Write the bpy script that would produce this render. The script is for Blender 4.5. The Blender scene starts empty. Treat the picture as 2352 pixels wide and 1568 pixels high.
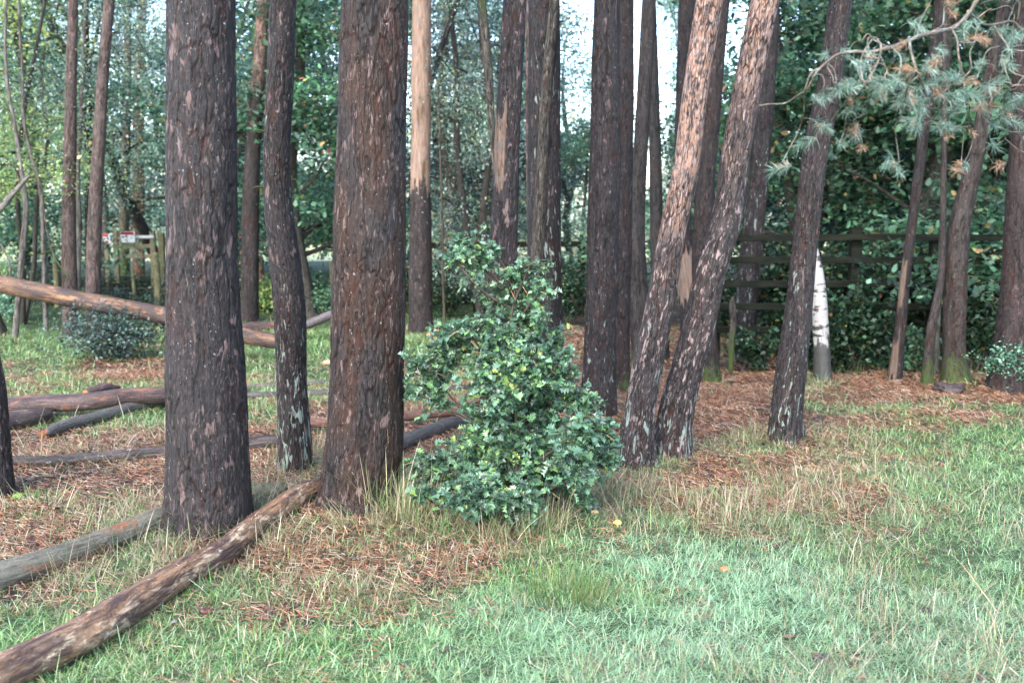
import bpy, math, random
import numpy as np
R = math.radians
rng = np.random.default_rng(11)
random.seed(5)
scene = bpy.context.scene
COL = scene.collection

# ------------------------------------------------------------------ camera
F = 2287.0; CX, CY = 1176.0, 784.0; CAMZ = 1.55; PITCH = R(7.08)
FW = np.array([0, math.cos(PITCH), -math.sin(PITCH)]); UP = np.array([0, math.sin(PITCH), math.cos(PITCH)])
def ray(u, v):
    return np.array([1, 0, 0]) * ((u - CX) / F) + UP * ((CY - v) / F) + FW
def at(u, v, Y):
    d = ray(u, v); return np.array([0, 0, CAMZ]) + d * (Y / d[1])
def gp(u, v, z=0.0):
    d = ray(u, v); return np.array([0, 0, CAMZ]) + d * ((z - CAMZ) / d[2])
def depth(p):
    return float(np.dot(np.asarray(p) - np.array([0, 0, CAMZ]), FW))
def project(x, y, z):
    dy = y; dz = z - CAMZ
    d = dy * FW[1] + dz * FW[2]; d = np.where(np.abs(d) < 1e-3, 1e-3, d)
    return CX + F * x / d, CY - F * (dy * UP[1] + dz * UP[2]) / d
cam = bpy.data.cameras.new('camera'); co = bpy.data.objects.new('camera', cam); COL.objects.link(co)
co.location = (0, 0, CAMZ); co.rotation_euler = (R(90) - PITCH, 0, 0)
cam.sensor_width = 36; cam.lens = 35; cam.clip_start = 0.05; cam.clip_end = 1000
cam.dof.use_dof = True; cam.dof.focus_distance = 5.0; cam.dof.aperture_fstop = 2.8
scene.camera = co

# ------------------------------------------------------------------ numpy noise
def _h(ix, iy, iz, s):
    n = (ix * 374761393 + iy * 668265263 + iz * 2147483647 + s * 1274126177) & 0xffffffff
    n = ((n ^ (n >> 13)) * 1274126177) & 0xffffffff
    n = ((n ^ (n >> 16)) * 2246822519) & 0xffffffff
    return ((n ^ (n >> 15)) & 0xffffff) / float(0xffffff)
def vnoise(x, y, z=0.0, s=0):
    x, y, z = np.broadcast_arrays(np.asarray(x, float), np.asarray(y, float), np.asarray(z, float))
    xi, yi, zi = [np.floor(a).astype(np.int64) for a in (x, y, z)]
    fx, fy, fz = x - xi, y - yi, z - zi
    fx, fy, fz = [a * a * (3 - 2 * a) for a in (fx, fy, fz)]
    r = 0
    for a in (0, 1):
        for b in (0, 1):
            for c in (0, 1):
                r = r + _h(xi + a, yi + b, zi + c, s) * (fx if a else 1 - fx) * (fy if b else 1 - fy) * (fz if c else 1 - fz)
    return r
def fbm(x, y, z=0.0, s=0, o=4):
    r = 0; a = 0.5; f = 1.0
    for k in range(o):
        r = r + a * vnoise(np.asarray(x) * f, np.asarray(y) * f, np.asarray(z) * f, s + k); a *= .5; f *= 2.03
    return r / (1 - .5 ** o)
def vor(x, y, z, s=0):
    xi, yi, zi = [np.floor(a).astype(np.int64) for a in (x, y, z)]
    f1 = np.full(x.shape, 9.); f2 = np.full(x.shape, 9.)
    for a in (-1, 0, 1):
        for b in (-1, 0, 1):
            for c in (-1, 0, 1):
                cx, cy, cz = xi + a, yi + b, zi + c
                d = np.sqrt((cx + _h(cx, cy, cz, s) - x) ** 2 + (cy + _h(cx, cy, cz, s + 1) - y) ** 2 + (cz + _h(cx, cy, cz, s + 2) - z) ** 2)
                f2 = np.minimum(f2, np.maximum(f1, d)); f1 = np.minimum(f1, d)
    return f2 - f1
def sstep(a, b, x):
    t = np.clip((x - a) / (b - a), 0, 1); return t * t * (3 - 2 * t)

# ------------------------------------------------------------------ object helpers
def mesh_from(V, quads=None, tris=None, attrs=None, smooth=True, name='m'):
    me = bpy.data.meshes.new(name)
    V = np.asarray(V, np.float32); idx = []; cnt = []
    if quads is not None and len(quads): q = np.asarray(quads, np.int32); idx.append(q.ravel()); cnt.append(np.full(len(q), 4))
    if tris is not None and len(tris): t = np.asarray(tris, np.int32); idx.append(t.ravel()); cnt.append(np.full(len(t), 3))
    idx = np.concatenate(idx); cnt = np.concatenate(cnt)
    me.vertices.add(len(V)); me.vertices.foreach_set('co', V.ravel())
    me.loops.add(len(idx)); me.loops.foreach_set('vertex_index', idx)
    me.polygons.add(len(cnt))
    st = np.concatenate([[0], np.cumsum(cnt)[:-1]]).astype(np.int32)
    me.polygons.foreach_set('loop_start', st); me.polygons.foreach_set('loop_total', cnt.astype(np.int32))
    me.polygons.foreach_set('use_smooth', np.full(len(cnt), smooth))
    me.update(calc_edges=True)
    for k, a in (attrs or {}).items():
        a = np.asarray(a, np.float32)
        if a.ndim == 1: t = me.attributes.new(k, 'FLOAT', 'POINT'); t.data.foreach_set('value', a)
        elif a.shape[1] == 3: t = me.attributes.new(k, 'FLOAT_VECTOR', 'POINT'); t.data.foreach_set('vector', a.ravel())
        else: t = me.attributes.new(k, 'FLOAT_COLOR', 'POINT'); t.data.foreach_set('color', a.ravel())
    return me
def link(name, me, mat=None, parent=None):
    o = bpy.data.objects.new(name, me); COL.objects.link(o); me.name = name
    if mat is not None and not me.materials: me.materials.append(mat)
    if parent is not None:
        o.parent = parent; L = parent.location
        o.location = (-L[0], -L[1], -L[2])          # part meshes are built in world coordinates
    return o
def tag(o, label=None, cat=None, group=None, kind=None):
    if label: o['label'] = label
    if cat: o['category'] = cat
    if group: o['group'] = group
    if kind: o['kind'] = kind
    return o
def thing(name, loc, label, cat, group=None):
    o = bpy.data.objects.new(name, None); COL.objects.link(o); o.location = tuple(float(c) for c in loc)
    o.empty_display_size = .1
    return tag(o, label, cat, group)
def recentre(o, me, c):
    """move a world-built single-mesh thing so that its origin is at c"""
    c = np.asarray(c, float); n = len(me.vertices); a = np.empty(n * 3, np.float32); me.vertices.foreach_get('co', a)
    me.vertices.foreach_set('co', (a.reshape(-1, 3) - c).astype(np.float32).ravel()); o.location = tuple(c)
class MB:
    def __init__(s): s.V = []; s.Q = []; s.T = []; s.A = {}; s.n = 0
    def add(s, V, Q=None, T=None, **A):
        V = np.asarray(V, float)
        if Q is not None and len(Q): s.Q.append(np.asarray(Q, int) + s.n)
        if T is not None and len(T): s.T.append(np.asarray(T, int) + s.n)
        for k, a in A.items(): s.A.setdefault(k, []).append(np.asarray(a, float))
        s.V.append(V); s.n += len(V)
    def mesh(s, smooth=True):
        return mesh_from(np.concatenate(s.V), np.concatenate(s.Q) if s.Q else None, np.concatenate(s.T) if s.T else None,
                         {k: np.concatenate(a) for k, a in s.A.items()}, smooth)
    def build(s, name, mat, parent=None, smooth=True): return link(name, s.mesh(smooth), mat, parent)

def catmull(P, n):
    P = np.asarray(P, float)
    if len(P) == 2: 
        t = np.linspace(0, 1, n)[:, None]; return P[0] * (1 - t) + P[1] * t
    L = np.concatenate([[0], np.cumsum(np.linalg.norm(np.diff(P[:, :3], axis=0), axis=1))])
    s = np.linspace(0, L[-1], n); k = np.clip(np.searchsorted(L, s, side='right') - 1, 0, len(P) - 2)
    t = ((s - L[k]) / np.maximum(L[k + 1] - L[k], 1e-9))[:, None]
    h = np.diff(L)[:, None] + 1e-9; sl_ = np.diff(P, axis=0) / h; M = np.vstack([sl_[:1], (sl_[:-1] * h[1:] + sl_[1:] * h[:-1]) / (h[1:] + h[:-1]), sl_[-1:]])
    H = h[k]; b, c = P[k], P[k + 1]
    return (2 * t ** 3 - 3 * t ** 2 + 1) * b + (t ** 3 - 2 * t ** 2 + t) * H * M[k] + (-2 * t ** 3 + 3 * t ** 2) * c + (t ** 3 - t ** 2) * H * M[k + 1]
def frames(C):
    T = np.gradient(C, axis=0); T /= np.linalg.norm(T, axis=1)[:, None] + 1e-9
    ref = np.array([0, 1., 0]) if abs(T[:, 1]).mean() < .75 else np.array([1., 0, 0])
    N = np.cross(T, ref); N /= np.linalg.norm(N, axis=1)[:, None] + 1e-9
    return T, N, np.cross(T, N)
def tube(mb, P, R_, n=6, m=None, seed=0, wob=0.0, bk=True, cap=True):
    """simple tapering tube along a polyline"""
    P = np.asarray(P, float); rr = np.interp(np.linspace(0, 1, len(P)), np.linspace(0, 1, len(R_)), R_)
    m = m or max(len(P) * 3, 4)
    A = catmull(np.hstack([P, rr[:, None]]), m); C, r = A[:, :3], np.maximum(A[:, 3], 1e-4)
    T, N, B = frames(C); th = np.linspace(0, 2 * math.pi, n, endpoint=False)
    c, s_ = np.cos(th), np.sin(th)
    L = np.concatenate([[0], np.cumsum(np.linalg.norm(np.diff(C, axis=0), axis=1))])
    rad = r[:, None] * np.ones(n)
    if wob: rad = rad * (1 + wob * (fbm(c[None] * 2 + seed, s_[None] * 2, L[:, None] / (r.max() * 4), seed) - .5))
    V = C[:, None] + rad[..., None] * (c[None, :, None] * N[:, None] + s_[None, :, None] * B[:, None])
    i = np.arange(m - 1)[:, None] * n; j = np.arange(n)[None]; j2 = (j + 1) % n
    Q = np.stack([i + j, i + j2, i + n + j2, i + n + j], -1).reshape(-1, 4)
    V = V.reshape(-1, 3); Tt = []
    bkv = np.stack([r[:, None] * c + seed * 3.1, r[:, None] * s_, L[:, None] + 0 * c], -1).reshape(-1, 3)
    if cap:
        k = len(V); V = np.vstack([V, C[0], C[-1]]); bkv = np.vstack([bkv, bkv[0], bkv[-1]])
        jj = np.arange(n); Tt = np.vstack([np.stack([jj * 0 + k, (jj + 1) % n, jj], -1), np.stack([jj * 0 + k + 1, (m - 1) * n + jj, (m - 1) * n + (jj + 1) % n], -1)])
    mb.add(V, Q, Tt, bk=bkv)

def trunk(P, nr=64, step=.02, zfine=3.0, seed=0, plate=.045, deep=.006, flare=.25, lump=.05, caps=(0, 0), jag=(0, 0), knots=()):
    """P: rows of x,y,z,r.  Detailed bark relief along a bent, tapering trunk or log.  Returns mesh."""
    P = np.asarray(P, float); A = catmull(P, 400); L = np.concatenate([[0], np.cumsum(np.linalg.norm(np.diff(A[:, :3], axis=0), axis=1))])
    fine = L[np.argmax(A[:, 2] > zfine)] if (A[:, 2] > zfine).any() else L[-1]
    s = np.arange(0, fine, step)
    if fine < L[-1] - .2: s = np.concatenate([s, np.linspace(fine, L[-1], 30)])
    else: s = np.linspace(0, L[-1], len(s))
    A = np.stack([np.interp(s, L, A[:, k]) for k in range(4)], -1); C, r = A[:, :3], A[:, 3]
    T, N, B = frames(C); m = len(s); th = np.linspace(0, 2 * math.pi, nr, endpoint=False); c, s_ = np.cos(th)[None], np.sin(th)[None]
    H = s[:, None] + 0 * c; x = r[:, None] * c + seed * 3.1; y = r[:, None] * s_ + seed * 1.7
    lobes = .15 + 1.6 * vnoise(c * 2.1 + seed, s_ * 2.1, 0 * c, seed) ** 2
    rad = r[:, None] * (1 + lump * 2 * (fbm(c * 1.1 + seed, s_ * 1.1, H / .35, seed, 3) - .5))
    if flare: rad = rad * (1 + flare * np.exp(-H / .15) * lobes * 1.3)
    wx = (fbm(x * 9, y * 9, H * 5, seed + 5, 3) - .5)
    wx2 = (fbm(x * 30, y * 30, H * 12, seed + 6, 2) - .5)
    pl = vor(x / plate + wx * .9 + wx2 * .5, y / plate - wx * .9 + wx2 * .4, H / (plate * 5.5) + wx * .5 + wx2 * .5, seed)
    vis = sstep(.3, .55, fbm(x * 7, y * 7, H * 3, seed + 8, 2)); big = 1 - (1 - sstep(0.01, .11, pl)) * (.3 + .7 * vis)
    pl2 = vor(x / plate * 2.3 + wx2, y / plate * 2.3, H / plate * .8 + wx2, seed + 4); b2 = sstep(0, .25, pl2)
    fine_ = fbm(x * 70, y * 70, H * 30, seed + 9, 3)
    d = deep * (big - .8) + deep * .12 * (b2 - .5) + deep * .45 * (fine_ - .5)
    lay = fbm(x * 22 + wx2 * .6, y * 22, H * 3.0 + wx * .4, seed + 3, 3) * 7; fr = lay - np.floor(lay); d = d + deep * .13 * (np.floor(lay) + sstep(0, .22, fr) - 3.5)
    rad = rad + d
    for (hk, tk, rk) in knots:
        dd = ((H - hk) / rk) ** 2 + ((np.angle(np.exp(1j * (th[None] - tk))) * r[:, None]) / rk) ** 2
        rad = rad + rk * .5 * np.exp(-dd) - rk * .55 * np.exp(-dd * 6)
    V = C[:, None] + rad[..., None] * (c[..., None] * N[:, None] + s_[..., None] * B[:, None])
    if jag[0]: V[0] += T[0] * (-(vnoise(c[0] * 3, s_[0] * 3, 0, seed) ** 2)[:, None] * jag[0] * 2)
    if jag[1]: V[-1] += T[-1] * ((vnoise(c[0] * 3, s_[0] * 3, 1, seed) ** 2)[:, None] * jag[1] * 2)
    i = np.arange(m - 1)[:, None] * nr; j = np.arange(nr)[None]; j2 = (j + 1) % nr
    Q = np.stack([i + j, i + j2, i + nr + j2, i + nr + j], -1).reshape(-1, 4)
    V = V.reshape(-1, 3); bk = np.stack([r[:, None] * c + seed * 3.1, r[:, None] * s_ + seed * 1.7, H], -1).reshape(-1, 3)
    fis = ((1 - sstep(.02, .13, pl)) * (.2 + .8 * vis)).ravel(); endw = np.zeros(len(V)); Tt = []
    k = len(V); jj = np.arange(nr)
    V = np.vstack([V, C[0], C[-1]]); bk = np.vstack([bk, bk[0], bk[-1]]); fis = np.append(fis, [0, 0]); endw = np.append(endw, [1, 1])
    Tt = np.vstack([np.stack([jj * 0 + k, (jj + 1) % nr, jj], -1), np.stack([jj * 0 + k + 1, (m - 1) * nr + jj, (m - 1) * nr + (jj + 1) % nr], -1)])
    return mesh_from(V, Q, Tt, {'bk': bk, 'fis': fis, 'endw': endw})

# ------------------------------------------------------------------ material helpers
class NT:
    def __init__(s, name):
        s.m = bpy.data.materials.new(name); s.m.use_nodes = True; s.t = s.m.node_tree; s.t.nodes.clear()
        s.out = s.t.nodes.new('ShaderNodeOutputMaterial')
    def n(s, ty, **k):
        x = s.t.nodes.new(ty)
        for a, b in k.items(): setattr(x, a, b)
        return x
    def l(s, a, b):
        if hasattr(a, 'links') or hasattr(a, 'is_linked'): s.t.links.new(a, b)
        else: b.default_value = (a if not isinstance(a, tuple) or len(a) != 3 or b.type == 'VECTOR' else (*a, 1))
    def math(s, op, a, b=0.0, clamp=False):
        x = s.n('ShaderNodeMath', operation=op, use_clamp=clamp); s.l(a, x.inputs[0]); s.l(b, x.inputs[1]); return x.outputs[0]
    def mix(s, f, a, b, mode='MIX'):
        x = s.n('ShaderNodeMix', data_type='RGBA', blend_type=mode, clamp_factor=True); s.l(f, x.inputs[0]); s.l(a, x.inputs[6]); s.l(b, x.inputs[7]); return x.outputs[2]
    def step(s, x_, a, b):
        x = s.n('ShaderNodeMapRange', interpolation_type='SMOOTHSTEP'); s.l(x_, x.inputs[0]); s.l(a, x.inputs[1]); s.l(b, x.inputs[2]); return x.outputs[0]
    def attr(s, name, o='Vector'):
        return s.n('ShaderNodeAttribute', attribute_name=name).outputs[o]
    def vs(s, v, sc, off=(0, 0, 0)):
        x = s.n('ShaderNodeMapping'); s.l(v, x.inputs[0]); x.inputs[3].default_value = sc; x.inputs[1].default_value = off; return x.outputs[0]
    def noise(s, v, sc, det=3, o=0, dist=0, rough=.55):
        x = s.n('ShaderNodeTexNoise'); s.l(v, x.inputs['Vector']); x.inputs['Scale'].default_value = sc; x.inputs['Detail'].default_value = det
        x.inputs['Distortion'].default_value = dist; x.inputs['Roughness'].default_value = rough; return x.outputs[o]
    def sep(s, v):
        x = s.n('ShaderNodeSeparateXYZ'); s.l(v, x.inputs[0]); return x.outputs
    def bump(s, h, st, d, nrm=None):
        x = s.n('ShaderNodeBump'); x.inputs['Strength'].default_value = st; x.inputs['Distance'].default_value = d; s.l(h, x.inputs['Height'])
        if nrm is not None: s.l(nrm, x.inputs['Normal'])
        return x.outputs[0]
    def finish(s, col, rough=.6, nrm=None, spec=.5, transl=0.0, coat=0.0):
        p = s.n('ShaderNodeBsdfPrincipled'); s.l(col, p.inputs['Base Color']); s.l(rough, p.inputs['Roughness']); p.inputs['Specular IOR Level'].default_value = spec
        if coat: p.inputs['Coat Weight'].default_value = coat; p.inputs['Coat Roughness'].default_value = .15
        if nrm is not None: s.l(nrm, p.inputs['Normal'])
        o = p.outputs[0]
        if transl:
            t = s.n('ShaderNodeBsdfTranslucent'); s.l(col, t.inputs['Color']); a = s.n('ShaderNodeMixShader'); a.inputs[0].default_value = transl
            s.t.links.new(o, a.inputs[1]); s.t.links.new(t.outputs[0], a.inputs[2]); o = a.outputs[0]
        s.t.links.new(o, s.out.inputs[0]); return s.m

def bark(name, d1=(0.0063, 0.00504, 0.00546), d2=(0.0252, 0.021, 0.0217), pink=.5, pinkcol=(0.14, 0.0945, 0.0875), lich=.5, streak=0., streak_top=9., moss=0., brown=0., orange=None, bare=None, redf=1., grey=0., woodk=1., fs=1.):
    N = NT(name); V = N.attr('bk'); z = N.sep(V)[2]
    Vs = N.vs(V, (1, 1, .33)); big = N.noise(Vs, 7, 4); mid = N.noise(Vs, 30 * fs, 6, dist=.6); fine = N.noise(N.vs(V, (1, 1, .25)), 150, 4, rough=.65)
    c = N.mix(N.step(mid, .35, .68), d1, d2)
    c = N.mix(N.step(fine, .25, .8), N.mix(.75, c, (0.0042, 0.0035, 0.0035)), N.mix(.20, c, (0.14, 0.119, 0.122)))
    if brown: 
        bm = N.math('MULTIPLY', N.step(N.math('ADD', big, N.math('MULTIPLY', N.sep(V)[0], 0.0)), .38, .60), brown)
        c = N.mix(bm, c, N.mix(fine, (0.0168, 0.0084, 0.0056), (0.049, 0.0252, 0.0147)))
    if grey: c = N.mix(N.math('MULTIPLY', N.step(N.noise(Vs, 12, 4), .45, .62), grey), c, N.mix(fine, (0.035, 0.0294, 0.0266), (0.084, 0.07, 0.063)))
    if orange:
        f = N.step(N.math('ADD', z, N.math('MULTIPLY', N.math('SUBTRACT', N.noise(Vs, 9, 5, dist=1.), .5), 2.2)), orange[0], orange[1])
        oc = N.mix(N.step(N.noise(N.vs(V, (1, 1, .6)), 30, 5, dist=.4), .36, .60), (0.0525, 0.042, 0.0434), (0.252, 0.14, 0.0945)); oc = N.mix(N.step(N.noise(Vs, 80, 4), .45, .7), oc, (0.294, 0.224, 0.196)); oc = N.mix(N.step(N.noise(N.vs(V, (1, 1, .7), (3, 3, 3)), 16, 4), .6, .66), oc, (0.049, 0.0406, 0.042))
        c = N.mix(f, c, oc)
    pm = N.math('MULTIPLY', N.math('MAXIMUM', N.step(N.noise(N.vs(V, (1, 1, .36), (4, 2, 1)), 30 * fs, 4, dist=.4), .63 - .05 * pink, .70 - .05 * pink), N.math('MULTIPLY', N.step(N.noise(N.vs(V, (1, 1, .3), (1, 6, 1)), 85 * fs, 3), .56, .70), .55)), .3 + .45 * pink)
    c = N.mix(pm, c, N.mix(fine, pinkcol, tuple(min(1, k * 1.5) for k in pinkcol)))
    cr = N.math('ABSOLUTE', N.math('SUBTRACT', N.noise(N.vs(V, (1, 1, .16), (7, 7, 7)), 24, 4, dist=.3), .5)); crk = N.math('MULTIPLY', N.step(cr, .022, .004), .85 * redf); c = N.mix(crk, c, (.003, .002, .002))
    fis = N.attr('fis', 'Fac'); c = N.mix(N.math('MULTIPLY', fis, .92 * redf), c, N.mix(N.step(big, .4, .62), (0.0028, 0.0021, 0.0021), (0.035, 0.0119, 0.007)))
    if lich: c = N.mix(N.math('MULTIPLY', N.step(N.noise(N.vs(V, (1, 1, .6), (9, 1, 3)), 95, 2), .69 - .02 * lich, .73), N.math('MULTIPLY', N.step(big, .42, .6), .75)), c, (0.252, 0.273, 0.266))
    if streak:
        sf = N.step(N.math('SUBTRACT', N.noise(N.vs(V, (1, 1, .22), (3, 3, 3)), 34, 4, dist=1.2), N.math('MULTIPLY', N.step(z, 0.1, streak_top), .13)), .60 - .07 * streak, .66 - .07 * streak)
        c = N.mix(N.math('MULTIPLY', sf, .85), c, N.mix(fine, (0.154, 0.196, 0.168), (0.294, 0.35, 0.308)))
    for bare in (bare or ()):
        zz = N.math('ADD', z, N.math('MULTIPLY', N.math('SUBTRACT', N.noise(N.vs(V, (1, 1, .12)), 30, 4), .5), .8))
        f = N.math('MULTIPLY', N.step(zz, bare[0] - .02, bare[0] + .02), N.math('SUBTRACT', 1., N.step(zz, bare[1] - .02, bare[1] + .02)))
        if len(bare) > 2:   # only on the side towards +/- x
            xx = N.sep(V)[0]; f = N.math('MULTIPLY', f, N.step(N.math('MULTIPLY', N.math('SUBTRACT', xx, bare[3]), bare[2]), 0.0, .012))
        g = N.noise(N.vs(V, (1, 1, .05)), 90, 4); w = N.mix(N.step(g, .3, .7), (0.155, 0.0986, 0.067), (0.311, 0.209, 0.158))
        w = N.mix(N.step(N.noise(N.vs(V, (1, 1, .2)), 11, 4), .5, .66), w, (0.091, 0.056, 0.0315)); w = N.mix(N.step(N.noise(N.vs(V, (1, 1, .3), (4, 4, 4)), 40, 4), .5, .7), w, (0.168, 0.154, 0.147)); w = N.mix(1 - woodk, w, (.02, .014, .01)) if woodk < 1 else w; c = N.mix(f, c, w)
    if moss:
        mf = N.step(N.math('ADD', N.math('MULTIPLY', z, 1.0), N.math('MULTIPLY', N.math('SUBTRACT', mid, .5), .8)), moss, moss * .3)
        c = N.mix(N.math('MULTIPLY', mf, .85), c, N.mix(fine, (0.021, 0.035, 0.0056), (0.07, 0.112, 0.021)))
    h = N.math('ADD', N.math('SUBTRACT', N.math('MULTIPLY', mid, 1.0), N.math('MULTIPLY', crk, .7)), N.math('ADD', N.math('MULTIPLY', fine, .8), N.math('MULTIPLY', pm, .4)))
    ro = N.math('ADD', .56, N.math('MULTIPLY', N.step(mid, .3, .7), .25))
    return N.finish(c, ro, N.bump(h, .8, .012), .28)

def logmat(name, cols, patch=5., barkc=(0.045, 0.0338, 0.0338), barkamt=.5, spots=.3, grain=1.):
    """weathered bare wood with leftover plates of bark"""
    N = NT(name); V = N.attr('bk'); g = N.noise(N.vs(V, (1, 1, .06)), 75, 4); Vs = N.vs(V, (1, 1, .38))
    c = N.mix(N.step(g, .3, .7), cols[0], cols[1]); c = N.mix(N.math('MULTIPLY', N.step(N.noise(Vs, patch * 2.2, 7, dist=.5, rough=.65), .44, .62), .85), c, cols[2])
    if len(cols) > 3: c = N.mix(N.step(N.noise(N.vs(Vs, (1, 1, 1), (5, 5, 5)), patch * 2.6, 7, dist=.5, rough=.65), .53, .63), c, cols[3])
    fine = N.noise(Vs, 170, 3)
    c = N.mix(N.step(fine, .2, .85), N.mix(.35, c, (0.0225, 0.015, 0.0112)), N.mix(.2, c, (0.375, 0.315, 0.247)))
    c = N.mix(N.step(N.noise(N.vs(V, (1, 1, .25), (8, 8, 8)), 45, 5), .45, .75), c, N.mix(.6, c, (0.0375, 0.0263, 0.0225))); bmask = N.math('MULTIPLY', N.step(N.noise(N.vs(V, (1, 1, .22), (2, 7, 1)), patch * 2.6, 8, dist=.25, rough=.7), .61 - .3 * barkamt, .72 - .3 * barkamt), .85)
    c = N.mix(bmask, c, N.mix(fine, barkc, tuple(k * 2.3 for k in barkc)))
    if spots: c = N.mix(N.math('MULTIPLY', N.step(N.noise(N.vs(V, (1, 1, .8), (3, 9, 2)), 22, 3), .66, .69), spots), c, (0.413, 0.39, 0.39))
    ew = N.attr('endw', 'Fac'); c = N.mix(N.step(ew, .02, .2), c, (0.315, 0.128, 0.0525))
    h = N.math('ADD', N.math('MULTIPLY', bmask, .7), N.math('ADD', N.math('MULTIPLY', g, .8 * grain), N.math('MULTIPLY', fine, .5)))
    return N.finish(c, .62, N.bump(h, .8, .010), .3)

def leafmat(name, rough=.45, transl=.3, spec=.5, coat=0.0):
    N = NT(name); c = N.attr('col', 'Color'); return N.finish(c, rough, None, spec, transl, coat)
def plain(name, c1, c2=None, scale=30, rough=.6, spec=.4, coords='Object', bumpd=.002, stretch=(1, 1, 1)):
    N = NT(name); t = N.n('ShaderNodeTexCoord').outputs[coords]; t = N.vs(t, stretch); n = N.noise(t, scale, 4)
    c = N.mix(N.step(n, .3, .7), c1, c2 or tuple(k * 1.4 for k in c1)); return N.finish(c, rough, N.bump(n, .4, bumpd), spec)

# ------------------------------------------------------------------ world and light
SUN_EL, SUN_AZ = R(42), R(205)       # azimuth measured from +Y clockwise: behind the camera, to the left
w = bpy.data.worlds.new('World'); scene.world = w; w.use_nodes = True; wt = w.node_tree
sky = wt.nodes.new('ShaderNodeTexSky'); sky.sky_type = 'NISHITA'; sky.sun_disc = False; sky.sun_elevation = SUN_EL; sky.sun_rotation = SUN_AZ
sky.air_density = 1.0; sky.dust_density = 1.6; sky.ozone_density = 1.0
bg = wt.nodes['Background']; wt.links.new(sky.outputs[0], bg.inputs[0]); bg.inputs[1].default_value = .15
sl = bpy.data.lights.new('sun', 'SUN'); sl.energy = .6; sl.angle = R(45); sl.color = (1, .97, .93)
so = bpy.data.objects.new('sun', sl); COL.objects.link(so)
dx, dy, dz = math.sin(SUN_AZ) * math.cos(SUN_EL), math.cos(SUN_AZ) * math.cos(SUN_EL), math.sin(SUN_EL)
from mathutils import Vector, Matrix, Euler
so.rotation_euler = Vector((dx, dy, dz)).to_track_quat('Z', 'Y').to_euler(); so.location = (dx * 30, dy * 30, dz * 30)
vs_ = scene.view_settings; vs_.view_transform = 'Standard'; vs_.look = 'None'; vs_.exposure = 2.75; vs_.gamma = 1
cy = scene.cycles; cy.max_bounces = 6; cy.diffuse_bounces = 4; cy.glossy_bounces = 2; cy.transmission_bounces = 4; cy.sample_clamp_indirect = 8

# ------------------------------------------------------------------ ground cover map
CP = []   # (u, v, green, straw)
def row(v, *a):
    for u, g, s in a: CP.append((u, v, g, s))
row(1560, (60, 1, .1), (300, 1, .1), (700, .95, .1), (1100, 1, .1), (1500, 1, .15), (1900, .95, .3), (2300, .85, .3))
row(1450, (60, .8, .1), (500, .8, .1), (800, .85, .1), (1200, .95, .1), (1600, 1, .1), (2000, 1, .2), (2300, .95, .3))
row(1370, (60, .25, .2), (200, .3, .3), (450, .35, .3), (650, .35, .3), (900, .5, .3), (1150, .8, .1), (1300, .95, .1), (1600, 1, .1), (1900, 1, .1), (2300, 1, .15))
row(1290, (150, .35, .4), (400, .45, .6), (600, .25, .6), (850, .25, .6), (1050, .25, .5), (1300, .8, .2), (1600, .9, .2), (1900, .95, .1), (2200, .95, .1))
row(1220, (50, .3, .4), (300, .45, .5), (700, .4, .7), (900, .4, .8), (1100, .45, .7), (1350, .8, .2), (1500, .8, .2), (1750, .65, .4), (2000, .7, .2), (2200, .9, .1))
row(1150, (100, .12, .2), (250, .1, .2), (900, .5, .7), (1100, .5, .6), (1400, .45, .5), (1550, .3, .5), (1700, .4, .6), (1850, .45, .5), (2000, .15, .2), (2150, .75, .2), (2300, .95, .1))
row(1080, (100, .04, .1), (300, .06, .1), (600, .1, .2), (1000, .2, .3), (1450, .3, .5), (1600, .2, .5), (1750, .4, .7), (1900, .35, .7), (2100, .6, .3), (2300, .95, .1))
row(1010, (100, .08, .1), (300, .1, .1), (600, .1, .1), (1000, .1, .1), (1300, .05, .1), (1560, .2, .3), (1700, .3, .5), (1880, .4, .4), (2050, .65, .2), (2250, .9, .1))
row(960, (60, .7, .1), (250, .85, .1), (350, .85, .1), (600, .75, .1), (730, .2, .1), (1000, .15, .1), (1430, .08, 0), (1700, .1, .1), (1850, .3, .2), (2000, .5, .2), (2200, .3, .1), (2340, .6, .1))
row(900, (60, .7, .1), (250, .8, .1), (600, .85, .1), (740, .85, .1), (940, .85, .1), (1430, .04, 0), (1650, .04, 0), (1900, .3, .2), (2050, .04, 0), (2200, .03, 0), (2340, .05, .1))
row(850, (60, .5, .1), (250, .15, .2), (360, .2, .3), (600, .7, .1), (740, .85, .1), (950, .4, .2), (1300, .04, .1), (1450, .05, 0), (1700, .08, .1), (1850, .25, .3), (2000, .2, .4), (2300, .15, .3))
row(800, (50, .9, .1), (150, .9, .1), (350, .6, .3), (600, .85, .1), (740, .85, .1), (950, .75, .2), (1300, .1, .2), (1700, .2, .2), (2000, .3, .3))
row(740, (50, .85, .1), (400, .85, .1), (600, .8, .1), (950, .6, .2), (1300, .2, .2), (1700, .3, .2), (2200, .3, .2))
row(690, (50, .6, .2), (600, .6, .2), (1200, .5, .2), (2000, .4, .2))
CP = np.array(CP)
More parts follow.
